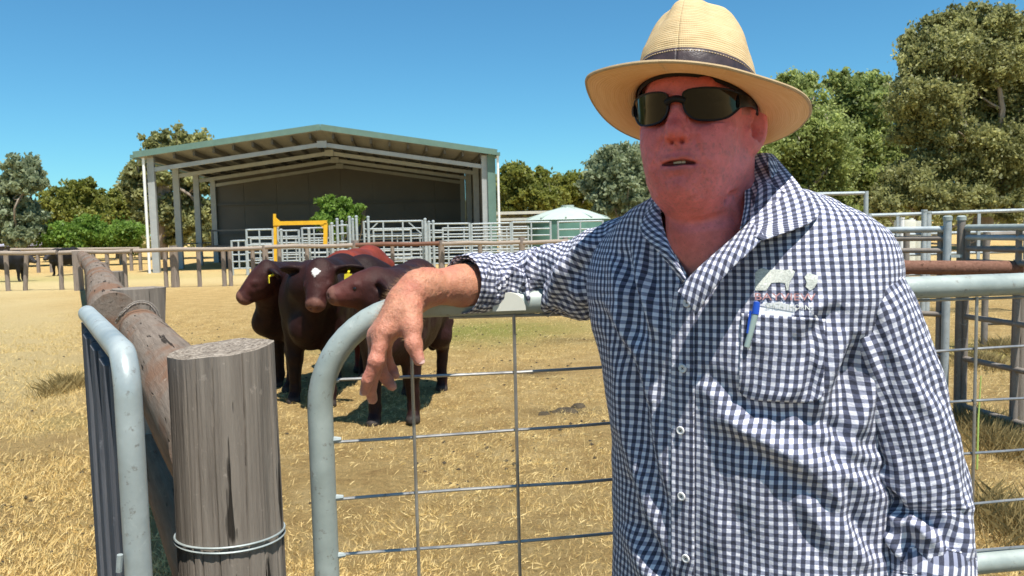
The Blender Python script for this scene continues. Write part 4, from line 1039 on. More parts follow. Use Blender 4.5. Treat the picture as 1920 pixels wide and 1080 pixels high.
    hf = np.clip((.07 - V[:, 2]) / .02, 0, 1)[:, None]; C = C * (1 - hf) + np.array((.05, .04, .035)) * hf
    if blaze:
        rr = .034 * (1 + .35 * fbm(a * 30, b_ * 30, a * 0)); bl = (np.hypot(b_ * 1.15 + .004, (a - .075)) < rr) & (c_ > .02)
        C[bl] = (.62, .60, .55)
    t = empty('cow', (pos[0], pos[1], 0), 0, label, 'cow', group); t.rotation_euler = (0, 0, heading); t.scale = (scale,) * 3
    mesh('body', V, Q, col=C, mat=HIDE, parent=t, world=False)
    for s in (-1, 1):
        e = hp + nd * .155 + sd * s * .100 + top * .012
        m_ = MB(); m_.tube([e - sd * s * .012, e - sd * s * .004, e + sd * s * .008, e + sd * s * .013], [.016, .019, .013, .004], 10); m_.build('eye', EYE, t, world=False)
    for s in tags:
        e0 = hp - nd * .02 + sd * s * .10; ed = nrm(sd * s - nd * .12 + np.array([0, 0, -.18 + ears])); fr = nrm((top * .7 + nd * .5) * np.array([1, 1, .2])); c = e0 + ed * .13 + fr * .05 - np.array([0, 0, .035])
        e_d = nrm(np.cross(np.array([0, 0, 1.]), fr)); m_ = MB(); o1 = [(0, 0), (.03, -.004), (.034, -.05), (-.034, -.05), (-.03, -.004)]
        V_ = [c + e_d * x + np.array([0, 0, y]) for x, y in o1] + [c + e_d * x + np.array([0, 0, y]) + fr * .006 for x, y in o1]
        m_.add(V_, [(0, 1, 2, 3, 4), (9, 8, 7, 6, 5)] + [(i, (i + 1) % 5, 5 + (i + 1) % 5, 5 + i) for i in range(5)])
        m_.tube([c + fr * .002 + [0, 0, .004], c - fr * .05 + [0, 0, .03]], .010, 8); m_.build('ear_tag', TAGY, t, False, world=False)
    return t
def place(px, Y): return P(px, 500, Y)[:2]
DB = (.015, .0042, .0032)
hd = lambda dx, dy: math.atan2(dy, dx)
# right cow: nearest, angled toward the camera with its head turned level to the left
x, y = place(756, 6.2)
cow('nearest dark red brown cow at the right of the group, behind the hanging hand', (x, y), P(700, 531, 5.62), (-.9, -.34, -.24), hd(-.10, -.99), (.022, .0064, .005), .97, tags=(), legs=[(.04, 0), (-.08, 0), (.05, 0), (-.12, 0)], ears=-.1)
# middle cow with the white star, head to the camera
x, y = place(612, 7.0)
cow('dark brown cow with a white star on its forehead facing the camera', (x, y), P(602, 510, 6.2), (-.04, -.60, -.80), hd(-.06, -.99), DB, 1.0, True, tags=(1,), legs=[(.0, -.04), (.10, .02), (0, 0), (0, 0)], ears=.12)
# left cow with its head turned to the left
x, y = place(606, 7.5)
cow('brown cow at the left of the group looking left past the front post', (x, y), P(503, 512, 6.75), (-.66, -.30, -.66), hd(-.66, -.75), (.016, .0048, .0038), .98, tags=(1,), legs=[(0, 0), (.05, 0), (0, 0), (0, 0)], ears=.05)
x, y = place(668, 8.5)
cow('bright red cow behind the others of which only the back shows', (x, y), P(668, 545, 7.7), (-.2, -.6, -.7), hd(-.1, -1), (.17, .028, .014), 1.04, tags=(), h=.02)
for i, (px, Y, sc_, hx) in enumerate([(14, 27, .9, (1, .1)), (122, 31, .9, (-.3, -1))]):
    x, y = place(px, Y); h_ = hd(*hx)
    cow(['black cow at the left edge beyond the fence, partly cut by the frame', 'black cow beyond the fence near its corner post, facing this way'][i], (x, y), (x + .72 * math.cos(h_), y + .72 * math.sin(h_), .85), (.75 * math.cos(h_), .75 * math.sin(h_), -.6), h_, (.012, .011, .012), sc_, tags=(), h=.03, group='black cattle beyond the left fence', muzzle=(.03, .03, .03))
# ------------------------------------------------------------ the man
man = empty('person', (.33, 1.12, 0), 0, 'man in straw hat, sunglasses and navy and white checked shirt leaning on the gate', 'person')
UP = np.array([0, 0, 1.])
yh = rad(27); Fh = np.array([-math.sin(yh), -math.cos(yh), 0]); Sh = np.array([math.cos(yh), -math.sin(yh), 0])
O = P(1307, 370, 1.06); zchin = P(1280, 370, .97)[2]; O[2] = zchin
HS = 1.04
def H(f, s, z): return O + (Fh * f + Sh * s * .875 + UP * z) * HS
Rhd = np.array([Fh, Sh, UP])
ze = (P(1265, 200, .965)[2] - zchin) / HS           # eye line above chin
print('eye line', ze, 'chin', zchin)
yt = rad(40); Ft = np.array([-math.sin(yt), -math.cos(yt), 0]); St = np.array([math.cos(yt), -math.sin(yt), 0])

B = Vol((-.25, .84, .62), (.73, 1.46, 1.745), .0024)
e = lambda c, r, k=.01, op='u', R=None: B.ell(H(*c), np.array(r) * [1, .875, 1] * HS, Rhd if R is None else R, k * HS, op)
cn = lambda a, b, ra, rb, k=.01, op='u': B.cone(H(*a), H(*b), ra * HS, rb * HS, k * HS, op)
# torso core
def T(f, s, z): return np.array([.325, 1.125, 0]) + Ft * f + St * s + UP * z
B.ell(T(.0, 0, 1.12), (.115, .165, .27), np.array([Ft, St, UP]), .03)
B.ell(T(.012, 0, 1.33), (.095, .165, .11), np.array([Ft, St, UP]), .03)
B.ell(T(-.01, 0, .92), (.10, .15, .14), np.array([Ft, St, UP]), .03)
JR = P(1205, 478, 1.235); JL = P(1568, 500, 1.01)
B.cone(T(.0, -.08, 1.40), JR, .045, .045, .03); B.cone(T(.0, .08, 1.40), JL, .045, .045, .03)
NB = P(1345, 440, 1.115)
B.cone(NB - [0, 0, .03], JR + [0, 0, .02], .055, .03, .04); B.cone(NB - [0, 0, .03], JL + [0, 0, .02], .055, .03, .04)
# neck
B.cone(H(-.024, .002, .075), NB, .060, .063, .03)
B.cone(H(.026, 0, .010), T(.062, .0, 1.35), .040, .045, .04)
B.cone(NB, T(.04, 0, 1.34), .065, .08, .04)
# right arm
EL = P(985, 527, 1.365); WR = P(782, 541, 1.205)
B.chain([JR, EL], [.042, .031], .02)
fd = nrm(WR - EL)
B.chain([EL, EL + (WR - EL) * .3, EL + (WR - EL) * .62, WR + fd * -.02, WR], [.030, .035, .033, .0270, .0250], .012)
B.cone(WR + fd * -.02 + [0, 0, .004], WR + [0, -.006, -.006], .026, .026, .01)
# right hand, hanging from the wrist over the rail
HA = P(756, 566, 1.19)
mcp = [P(720, 622, 1.158), P(708, 630, 1.180), P(711, 634, 1.202), P(720, 632, 1.224)]
pip = [P(705, 676, 1.144), P(702, 692, 1.174), P(712, 694, 1.212), P(725, 676, 1.240)]
dip = [P(690, 712, 1.147), P(694, 728, 1.178), P(727, 714, 1.216), P(737, 694, 1.243)]
tip = [P(684, 733, 1.154), P(698, 748, 1.188), P(735, 724, 1.212), P(741, 703, 1.236)]
for i in range(4):
    rr = [(.0134, .0108, .0094, .0080), (.0134, .0110, .0096, .0083), (.0126, .0104, .0090, .0080), (.0115, .0092, .0080, .0072)][i]
    B.chain([mcp[i] * .8 + WR * .2, mcp[i]], [.0145, rr[0]], .008)
    B.chain([mcp[i], pip[i], dip[i], tip[i]], rr, .0035)
    B.ell(pip[i], (rr[1] * 1.0,) * 3, None, .006)
    B.ell(mcp[i] + nrm(mcp[i] - P(760, 600, 1.2)) * .003, (.0112, .0112, .0112), None, .010)
B.chain([WR, HA, (mcp[0] + mcp[1]) / 2], [.0260, .0235, .0165], .014)
B.chain([WR + [.006, .01, -.004], P(742, 590, 1.205), mcp[2]], [.021, .021, .016], .012)
B.chain([WR + [.008, .015, -.01], P(748, 600, 1.225), mcp[3]], [.018, .019, .014], .012)
B.cone(P(747, 585, 1.167), P(732, 613, 1.162), .0155, .0145, .012)
th = [P(768, 575, 1.175), P(772, 612, 1.150), P(775, 645, 1.138), P(786, 675, 1.134)]
B.chain(th, [.0205, .0155, .0118, .0092], .006); B.ell(th[2], (.0128, .012, .0128), None, .004)
B.cone(P(757, 595, 1.175), P(762, 615, 1.162), .018, .014, .014)                       # web of the thumb
for a, b in ((P(757, 545, 1.178), P(716, 606, 1.152)), (P(752, 543, 1.178), P(706, 612, 1.166))):
    B.cone(a, b, .0035, .0032, .006)                                                     # tendons on the back of the hand
# left arm hanging
EL2 = P(1712, 930, .97); WL = P(1730, 1180, .93); HL = WL + np.array([-.02, -.03, -.10])
B.chain([JL, EL2], [.042, .032], .02); B.chain([EL2, EL2 * .6 + WL * .4, WL], [.033, .034, .026], .012)
B.chain([WL, WL + [0, -.01, -.04], HL + [.0, .01, .02]], [.026, .026, .024], .015)
for k in range(4):
    m0 = HL + np.array([.002 * k, .024 - .016 * k, .01]); a_ = m0 + [-.006, 0, -.035 - (.004 if k in (1, 2) else 0)]; b_ = a_ + [-.018, .0, -.018]
    B.chain([m0 + [0, 0, .03], m0, a_, b_], [.013, .0115, .0095, .008], .003)
B.chain([WL + [-.01, -.015, -.03], HL + [-.025, -.03, .03], HL + [-.03, -.035, -.005]], [.016, .012, .009], .006)
# head
e((-.010, 0, .146), (.093, .073, .078), .02)
e((.020, 0, .095), (.078, .068, .088), .02)
e((.022, 0, .045), (.064, .053, .050), .03)
e((.062, 0, .012), (.026, .024, .020), .020)               # chin
cn((-.015, -.05, .052), (.05, -.026, .014), .017, .016, .034); cn((-.015, .05, .052), (.05, .026, .014), .017, .016, .034)     # jaw line
for s in (-1, 1):
    e((.055, s * .036, .074), (.030, .025, .024), .02)      # cheeks
    e((.060, s * .034, .048), (.026, .020, .026), .02)
    e((.092, s * .033, ze - .002), (.020, .022, .018), .012, 's')
cn((.077, -.03, ze + .022), (.077, .03, ze + .022), .011, .011, .02)       # brow
cn((.087, 0, ze + .006), (.102, 0, ze - .020), .0078, .0095, .012)           # bridge
e((.1075, 0, ze - .0285), (.0145, .0125, .0108), .009)                          # tip
for s in (-1, 1):
    e((.0965, s * .0145, ze - .0325), (.0112, .0068, .0082), .005)
cn((.079, 0, ze - .056), (.082, 0, ze - .042), .010, .012, .014)
e((.070, 0, ze - .070), (.021, .030, .026), .024)
zm = (P(1285, 303, .955)[2] - zchin) / HS
print('mouth z', zm)
for s in (-1, 1):
    e((.105, s * .0072, ze - .0415), (.0050, .0034, .0036), .003, 's')             # nostrils
# ears
for s in (-1, 1):
    yv = nrm(Sh * s * .80 + Fh * .60); xr = nrm(np.cross(UP, yv)); Re = np.array([xr, yv, UP])
    c = (-.014, s * .081, .092)
    B.ell(H(*c), np.array((.0205, .0080, .033)) * HS, Re, .005)
    B.cone(H(-.004, s * .076, .105), H(-.002, s * .076, .068), .009, .008, .012)
    B.ell(H(-.010, s * .078, .068), np.array((.011, .0070, .014)) * HS, Re, .006)
    B.ell(H(*c) + yv * .0085, np.array((.0125, .0085, .022)) * HS, Re, .0015, 's')
    B.ell(H(*c) + yv * .004 + xr * .002 * (1 if xr @ Fh > 0 else -1) - UP * .006, np.array((.0075, .0100, .011)) * HS, Re, .0015, 's')
    B.ell(H(-.001, s * .081, .084), np.array((.007, .009, .010)) * HS, Re, .003, 's')
    B.ell(H(.005, s * .074, .082), np.array((.005, .006, .007)) * HS, Re, .003)
# neck creases
for dz, ph in ((-.006, 0), (-.034, .3)):
    pts = [H(.052 * math.cos(a), .062 * math.sin(a), dz + .010 * abs(math.sin(a))) for a in np.linspace(-1.3, 1.3, 8)]
    B.chain(pts, [.0012] * 8, .014, 's')
V, Q = B.net(1)
del B
def refine(V, Q, sel):
    """split the chosen quads in four; the new edge points lie on the old edges so nothing opens"""
    A_ = Q[sel]; keep = Q[~sel]; n = len(V)
    ed = np.concatenate([A_[:, [0, 1]], A_[:, [1, 2]], A_[:, [2, 3]], A_[:, [3, 0]]]); ed.sort(1)
    key = ed[:, 0].astype(np.int64) * n + ed[:, 1]; uq, inv = np.unique(key, return_inverse=True)
    mid = (V[uq // n] + V[uq % n]) / 2; m = len(A_); e = n + inv.reshape(4, m); c = n + len(uq) + np.arange(m)
    V2 = np.vstack([V, mid, V[A_].mean(1)])
    q4 = np.vstack([np.stack([A_[:, 0], e[0], c, e[3]], 1), np.stack([e[0], A_[:, 1], e[1], c], 1), np.stack([c, e[1], A_[:, 2], e[2]], 1), np.stack([e[3], c, e[2], A_[:, 3]], 1)])
    Q2 = np.vstack([keep, q4]); cntk = np.bincount(keep.ravel(), minlength=len(V2)) if len(keep) else np.zeros(len(V2))
    inner = np.zeros(len(V2), bool); inner[np.unique(q4)] = True; inner &= cntk == 0
    oe = np.bincount(inv, minlength=len(uq)) < 2; inner[n:n + len(uq)][oe] = False
    T = np.zeros_like(V2); k = np.zeros(len(V2))
    for a, b in ((0, 1), (1, 2), (2, 3), (3, 0)):
        for x, y in ((a, b), (b, a)):
            T += np.stack([np.bincount(q4[:, x], V2[q4[:, y], j], len(V2)) for j in range(3)], 1); k += np.bincount(q4[:, x], minlength=len(V2))
    T /= np.maximum(k, 1)[:, None]; V2[inner] = V2[inner] * .5 + T[inner] * .5
    return V2, Q2
def headc(V):
    q = (V - O) / HS; return q @ Fh, q @ Sh / .875, q[:, 2]
def vnorm(V, Q):
    N_ = np.zeros_like(V); fn_ = np.cross(V[Q[:, 1]] - V[Q[:, 0]], V[Q[:, 3]] - V[Q[:, 0]])
    for j in range(4):
        for c_ in range(3): N_[:, c_] += np.bincount(Q[:, j], fn_[:, c_], len(V))
    return N_ / (np.linalg.norm(N_, axis=1)[:, None] + 1e-12)
f_, s_, z_ = headc(V[Q].mean(1)); print('face f at mouth', (f_[(abs(s_) < .003) & (abs(z_ - zm) < .003)]).max(), 'chin', f_[(abs(s_) < .003) & (abs(z_ - .015) < .003)].max(), 'nose', f_.max())
V, Q = refine(V, Q, (f_ > .015) & (z_ > -.005) & (z_ < .125) & (V[Q[:, 0]][:, 2] > 1.4))
f_, s_, z_ = headc(V[Q].mean(1)); V, Q = refine(V, Q, (f_ > .055) & (np.abs(s_) < .042) & (z_ > .015) & (z_ < .105))
cx_, cy_ = proj(V[Q].mean(1)); V, Q = refine(V, Q, (V[Q[:, 0]][:, 0] < -.02) & (cx_ < 830))
f_, s_, z_ = headc(V); N0 = vnorm(V, Q)
face = (f_ > .04) & (z_ > .0) & (z_ < .125)
G2 = lambda a, w_: np.exp(-(a / w_) ** 2)
D_ = np.zeros(len(V)); sa = np.abs(s_)
mw = .0228; t_ = np.clip(sa / mw, 0, 1); mc = zm - .0012 * t_ ** 2 + .0006 * np.sin(s_ * 160)     # mouth centre line
gap = .0027 * (1 - t_ ** 2) ** .7 + .0006
lipU = np.sqrt(np.clip(1 - t_ ** 2, 0, 1)); 
D_ += .0028 * lipU * G2(z_ - (mc + gap + .0040 - .0012 * G2(s_, .004)), .0036)       # upper lip
D_ += .0022 * lipU * G2(z_ - (mc - gap - .0048), .0044)                                 # lower lip
D_ -= .0105 * (sa < mw * 1.1) * G2(np.maximum(np.abs(z_ - mc) - gap * .55, 0), .0011) * (1 - t_ ** 4)   # opening
D_ -= .0035 * G2(sa - mw, .0035) * G2(z_ - mc + .0005, .0028)                           # corners
D_ -= .0016 * G2(s_, .0035) * G2(z_ - (zm + .016), .007); D_ += .0008 * G2(sa - .006, .0022) * G2(z_ - (zm + .015), .007)   # philtrum
D_ -= .0010 * G2(z_ - (zm - .0165), .0045) * G2(s_, .018)                                # under the lower lip
D_ += .0022 * G2(z_ - (zm - .030), .009) * G2(s_, .013)
def crease(pts, w_, amp, ridge=.5):
    """line in (|s|,z); groove with a soft ridge outside"""
    global D_
    pts = catmull(np.array(pts), 30); d = np.full(len(V), 9.)
    idx = np.where(face | (f_ > .0))[0]; P2 = np.stack([sa[idx], z_[idx]], 1)
    dd = np.full(len(idx), 9.); side_ = np.zeros(len(idx))
    for a, b in zip(pts[:-1], pts[1:]):
        ab = b - a; tt = np.clip(((P2 - a) @ ab) / (ab @ ab), 0, 1); r_ = P2 - a - tt[:, None] * ab; l = np.hypot(r_[:, 0], r_[:, 1]); m_ = l < dd
        dd[m_] = l[m_]; side_[m_] = np.sign(ab[0] * r_[m_, 1] - ab[1] * r_[m_, 0])
    D_[idx] -= amp * np.exp(-(dd / w_) ** 2) * (f_[idx] > .01); D_[idx] += amp * ridge * np.exp(-((dd - 2.4 * w_) / (1.6 * w_)) ** 2) * (side_ > 0) * (f_[idx] > .01)
crease([(.0175, ze - .029), (.0245, ze - .040), (.0305, zm + .010), (.0335, zm - .002)], .0032, .0014, .4)      # nasolabial
crease([(.0300, zm - .003), (.0315, zm - .014), (.0290, zm - .026)], .0024, .0006, .3)
crease([(.0128, ze - .026), (.0178, ze - .030), (.0185, ze - .038), (.0150, ze - .043)], .0016, .0013, -.2)      # wing of the nose
D_ -= .004 * G2(sa - .0072, .0026) * G2(z_ - (ze - .0415), .0020) * (f_ > .09)
D_ += .0007 * fbm(s_ * 90, z_ * 90, f_ * 90) * face
hnd = (V[:, 0] < -.02)
D_ += hnd * (.00042 * fbm(V[:, 0] * 260, V[:, 1] * 260, V[:, 2] * 140) + .0005 * fbm(V[:, 0] * 60, V[:, 1] * 60, V[:, 2] * 60))
for i in range(4):                                                # knuckle wrinkles
    for jn, n_ in ((pip[i], 4), (dip[i], 3)):
        ax_ = nrm(dip[i] - pip[i]) if jn is dip[i] else nrm(dip[i] - mcp[i]); q_ = V - jn; al_ = q_ @ ax_; D_ -= hnd * .00055 * (.5 + .5 * np.cos(al_ * 2 * math.pi / .0028)) * np.exp(-(al_ / .0055) ** 2) * np.exp(-((q_ ** 2).sum(1)) / .016 ** 2)
q_ = V - th[2]; ax_ = nrm(th[3] - th[1]); al_ = q_ @ ax_; D_ -= hnd * .0006 * (.5 + .5 * np.cos(al_ * 2 * math.pi / .0032)) * np.exp(-(al_ / .007) ** 2) * np.exp(-((q_ ** 2).sum(1)) / .018 ** 2)
V = V + N0 * (D_ * 1.0)[:, None]
# keep the face behind the sunglasses
f_, s_, z_ = headc(V); k_ = np.sqrt((f_ / .0975) ** 2 + (s_ / .0830) ** 2); m_ = (f_ > .02) & (np.abs(z_ - ze) < .0190) & (np.abs(s_) > .0135) & (k_ > 1)
sc_ = 1 / k_[m_]; V[m_] = O + (np.outer(f_[m_] * sc_, Fh) + np.outer(s_[m_] * sc_ * .875, Sh) + np.outer(z_[m_], UP)) * HS
q = (V - O) / HS; f_, s_, z_ = q @ Fh, q @ Sh / .875, q[:, 2]
C = np.ones((len(V), 3)) * np.array((.50, .235, .14))
hm = 1 / (1 + np.exp(-(V[:, 2] - 1.39) * 60)) * (V[:, 0] > .1)
C = C * (1 - hm[:, None]) + np.array((.82, .225, .215)) * hm[:, None]
def tint(w, c): 
    global C
    w = np.clip(w, 0, 1)[:, None]; C = C * (1 - w) + np.array(c) * w
ga = lambda c, r: np.exp(-sum(((a - b) / rr) ** 2 for a, b, rr in zip((f_, s_, z_), c, r)))
tint(.6 * ga((.11, 0, ze - .029), (.02, .018, .015)), (.80, .16, .15)); tint(.5 * (ga((.06, .04, .08), (.03, .025, .025)) + ga((.06, -.04, .08), (.03, .025, .025))), (.80, .14, .14))
tint(.35 * ga((.07, 0, .040), (.05, .05, .035)) * (np.abs(z_ - zm) > .006), (.60, .17, .17))
tint(.8 * ga((.095, 0, zm - .008), (.012, .020, .0045)), (.42, .13, .12)); tint(.6 * ga((.095, 0, zm + .006), (.012, .022, .003)), (.40, .13, .11))
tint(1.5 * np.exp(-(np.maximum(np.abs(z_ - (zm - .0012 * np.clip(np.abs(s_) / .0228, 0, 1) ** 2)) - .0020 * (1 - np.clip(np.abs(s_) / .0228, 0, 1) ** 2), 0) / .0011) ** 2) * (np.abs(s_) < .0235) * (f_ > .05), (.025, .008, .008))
tint(.55 * (np.exp(-((f_ + .010) / .013) ** 2 - ((z_ - .094) / .020) ** 2) * (np.abs(s_) > .074) * (np.abs(s_) < .0925)), (.36, .06, .05))
tint(.8 * (f_ > .085) * np.exp(-((np.abs(s_) - .0072) / .0030) ** 2 - ((z_ - (ze - .0418)) / .0020) ** 2), (.05, .012, .010))
tint(.45 * np.clip(fbm(s_ * 320, z_ * 320, f_ * 320), 0, 1) * (z_ < zm + .022) * (z_ > -.02) * (f_ > -.02) * (np.abs(z_ - zm) > .007), (.36, .15, .14))
tint(.30 * np.clip(fbm(s_ * 35, z_ * 35, f_ * 35), 0, 1) * (z_ < .12), (.50, .07, .07))
hair = (z_ > .102 - .5 * np.clip(f_ + .02, -.2, 0)) & (f_ < .022 + .0 * z_) & (np.abs(s_) > .045) & (z_ < .2) & ~((np.abs(f_ + .010) < .022) & (np.abs(s_) > .078) & (z_ < .125)) | ((f_ < -.05) & (z_ > .03) & (z_ < .2) & (np.hypot(f_, s_) < .13))
tint(.38 * hair, (.20, .165, .14))
hd_ = (V[:, 0] < .0)
hw = 1 / (1 + np.exp((V[:, 2] - P(750, 600, 1.19)[2]) * 60)) * hd_; tint(.55 * hw, (.60, .225, .165))
for a, r_ in [(t_ + nrm(t_ - d_) * .003, .0075) for t_, d_ in zip(tip, dip)] + [(th[3] + nrm(th[3] - th[2]) * .002 + np.array([.004, -.004, 0]), .008)]:
    tint(.55 * np.exp(-(((V - a) / r_) ** 2).sum(1)), (.66, .40, .33))
body = mesh('body', V, Q, col=C, mat=SKIN, parent=man)
# thumb and finger nails
for a, b, n_, r_ in ((th[2], th[3], (.55, -.7, -.05), .0062), (dip[0], tip[0], (-.75, -.6, .1), .0055), (dip[1], tip[1], (-.9, -.3, .1), .0055)):
    d = nrm(b - a); nn = np.array(n_, float); nn = nrm(nn - d * (nn @ d)); sd = np.cross(d, nn); c = b + nn * .0083 * (r_ / .006); V_ = []
    for i in range(7):
        for j in range(7):
            x, y = (i / 3 - 1), (j / 3 - 1); k_ = math.sqrt(max(1e-3, 1 - .45 * y * y * 0 - 0)); V_.append(c + d * x * r_ * 1.15 * math.sqrt(1 - .35 * y * y) + sd * y * r_ * .85 - nn * (.0022 * y * y + .0008 * x * x))
    mesh('nail', V_, gridfaces(7, 7), mat=plain('nail', (.62, .40, .34), .25) if 'nail' not in MATS else MATS['nail'], parent=man)
MATS['nail'] = bpy.data.materials.get('nail')
# fine hair on the forearm and the back of the hand
r = np.random.RandomState(3); Nv = np.zeros_like(V); a_ = V[Q[:, 1]] - V[Q[:, 0]]; b_ = V[Q[:, 3]] - V[Q[:, 0]]; fn_ = np.cross(a_, b_)
for j in range(4): np.add.at(Nv, Q[:, j], fn_)
Nv /= np.linalg.norm(Nv, axis=1)[:, None] + 1e-12
if ((V - V.mean(0)) * Nv).sum(1).mean() < 0: Nv = -Nv
px_, py_ = proj(V); cand = np.where((V[:, 0] < .0) & (px_ > 700) & (px_ < 880) & (py_ < 640) & (Nv[:, 2] > -.3))[0]
ii = r.choice(cand, 2600); ln = r.uniform(.006, .013, len(ii))[:, None]
dd = Nv[ii] * .6 + nrm(WR - EL) * .6 + r.normal(0, .25, (len(ii), 3)); dd /= np.linalg.norm(dd, axis=1)[:, None]; sdv = np.cross(dd, r.normal(0, 1, (len(ii), 3))); sdv /= np.linalg.norm(sdv, axis=1)[:, None]
VH = np.stack([V[ii] - sdv * .00009, V[ii] + sdv * .00009, V[ii] + dd * ln], 1).reshape(-1, 3)
setp(mesh('arm_hair', VH, np.arange(len(VH)).reshape(-1, 3), mat=plain('arm_hair', (.35, .22, .12), .6), parent=man, smooth=False), kind='stuff')
# upper teeth just inside the mouth
TF = f_[(np.abs(s_) < .0015) & (np.abs(z_ - zm) < .0012) & (f_ > .05)].min() - .001; print('teeth f', TF)
mb = MB()
for k in range(-2, 3): mb.box(H(TF - .0009 * k * k, k * .0056, zm + .0012), (.0050 * HS, .0052 * HS, .0036 * HS), Rhd.T, .0008)
mb.build('teeth', TOOTH, man)

# ---- sunglasses
sg = empty('x', (0, 0, 0)); bpy.data.objects.remove(sg)
gl = bpy.data.objects.new('sunglasses', None); COL.objects.link(gl); gl.parent = man
def GS(phi, z, off=0.0):   # wrap surface
    z = z * .78 + .0015; f = (.1045 + off) * math.cos(phi) + .20 * z; s = (.087 + off) * math.sin(phi)
    return H(f, s, ze + z)
def outline(side, g):      # (phi, z) outline with growth g
    ph0, ph1 = rad(7.5), rad(58)
    pts = [(ph0, .006), (ph0 + .03, .0165), (rad(16), .0205), (rad(30), .0212), (rad(46), .0200), (ph1 - .02, .0165), (ph1 + .03, .0085), (ph1 + .01, .0005), (rad(50), -.0115), (rad(42), -.0190), (rad(30), -.0222), (rad(18), -.0210), (ph0 + .06, -.0135), (ph0 + .015, -.003)]
    pts = np.array(pts + pts[:1]); c = catmull(pts, 61)[:-1]; ctr = c.mean(0)
    d = (c - ctr) * [.09, 1]; l = np.linalg.norm(d, axis=1, keepdims=True); c = c + d / l * g * [1 / .09, 1]
    c[:, 0] *= side; return c
for side in (-1, 1):
    o0, o1 = outline(side, .0004), outline(side, .0032); n = len(o0)
    V_ = [GS(*p, .0008) for p in o0] + [GS(*p, .0018) for p in o1] + [GS(*p, -.0035) for p in o1] + [GS(*p, -.0035) for p in o0]
    F = []
    for a, b in ((0, 1), (1, 2), (2, 3), (3, 0)):
        for i in range(n): F.append((a * n + i, a * n + (i + 1) % n, b * n + (i + 1) % n, b * n + i))
    fr = mesh('rim', V_, F, mat=GLOSSB, parent=gl); fr.data.set_sharp_from_angle(angle=rad(40))
    # lens: concentric rings
    oc = outline(side, .0010); ctr = oc.mean(0); V_ = []; K = 8
    for k in range(K, 0, -1):
        for p in oc: r_ = ctr + (p - ctr) * k / K; V_.append(GS(*r_, .0003))
    V_.append(GS(*ctr, .0003)); F = gridfaces(K, len(oc), True).tolist() + [((K - 1) * len(oc) + i, (K - 1) * len(oc) + (i + 1) % len(oc), K * len(oc)) for i in range(len(oc))]
    mesh('lens', V_, F, mat=LENS, parent=gl)
    # temple arm
    tp = [GS(side * rad(56), .006, .001), GS(side * rad(66), .0075, .002), H(.022, side * .083, ze + .008), H(-.004, side * .0835, ze + .006), H(-.022, side * .083, ze - .004), H(-.030, side * .080, ze - .020)]
    tp = catmull(tp, 22); hh = np.interp(np.linspace(0, 1, 22), [0, .2, .5, .8, 1], [.0085, .0070, .0045, .0035, .003]); V_ = []
    for i, p in enumerate(tp):
        d = nrm(tp[min(i + 1, 21)] - tp[max(i - 1, 0)]); o_ = nrm(np.cross(d, UP)) ; u_ = np.cross(o_, d)
        for a in np.linspace(0, 2 * math.pi, 12, endpoint=False): V_.append(p + u_ * hh[i] * math.cos(a) + o_ * .0024 * math.sin(a))
    mesh('temple', V_, gridfaces(22, 12, True).tolist() + [tuple(range(12)), tuple(range(252, 264))[::-1]], mat=GLOSSB, parent=gl)
br = [GS(-rad(8.5), .0045 , .0), GS(-rad(3), .0085, .0008), GS(rad(3), .0085, .0008), GS(rad(8.5), .0045, .0)]
MB().tube(catmull(br, 10), .0042, 10).build('bridge', GLOSSB, gl)

# ---- hat
hat = bpy.data.objects.new('hat', None); COL.objects.link(hat); hat.parent = man
zf = P(1300, 126, .955)[2] ; HC = H(-.004, 0, 0); HC[2] = 0
def hatang(a): return Fh * math.cos(a) + Sh * math.sin(a)
def hat_loft(name, rings, mat, nc=180, thick=.0018, close_top=False, uvr=1.0):
    """rings: list of functions a -> point"""
    an = np.linspace(0, 2 * math.pi, nc, endpoint=False)
    Gd = np.array([[r_(a) for a in an] for r_ in rings]); nr = len(rings)
    Gc = np.concatenate([Gd, Gd[:, :1]], 1)
    dv = np.concatenate([[0], np.cumsum(np.linalg.norm(np.diff(Gc[:, 20], axis=0), axis=1))])
    uu = np.linspace(0, .588, nc + 1)
    uv = np.stack(np.meshgrid(uu, dv), -1).reshape(-1, 2)
    V_ = Gc.reshape(-1, 3); F = gridfaces(nr, nc + 1)
    o = mesh(name, V_, F, uv=uv, mat=mat, parent=hat); 
    if close_top: pass
    md = o.modifiers.new('solid', 'SOLIDIFY'); md.thickness = thick; md.offset = 0
    return o
# opening of the hat: tilted back
zs = lambda a: zf - .002 - .031 * (1 - math.cos(a)) - .006 * math.sin(a)
def opening(a, g=0.0):
    p = HC + Fh * ((.101 + g) * math.cos(a)) * HS + Sh * ((.0775 + g) * math.sin(a)) * HS; p = p.copy(); p[2] = zs(a); return p
rim_t = {}
BW = lambda a: .070 + .008 * math.cos(2 * a)
camR = np.array([1., 0, 0])
def brim(a, t):
    d = hatang(a); o_ = opening(a); out = o_ + d * BW(a) * t
    side = d @ camR                                             # -1 image left .. 1 image right
    curl = .010 * t ** 2.2 * (abs(side) ** 2) - .004 * math.sin(math.pi * t)
    fr = -(d[1])                                                # 1 towards the camera
    dz = (-.010 * max(0, fr) - .016 * max(0, -fr) + .004) * t - .010 * t * max(0, side)
    out = out.copy(); out[2] += curl + dz + .0015 * math.sin(5 * a + 1) * t; return out
hat_loft('brim', [(lambda a, t=t: brim(a, t)) for t in np.linspace(0, 1, 26)], STRAW, thick=.0022)
rimp = [brim(a, 1.0) for a in np.linspace(0, 2 * math.pi, 121)]
MB().tube(rimp, .0022, 7, False).build('brim_edge', plain('brim_edge', (.50, .36, .2), .8, 0, .1, 80), hat)
ztop = P(1310, 6, 1.04)[2]
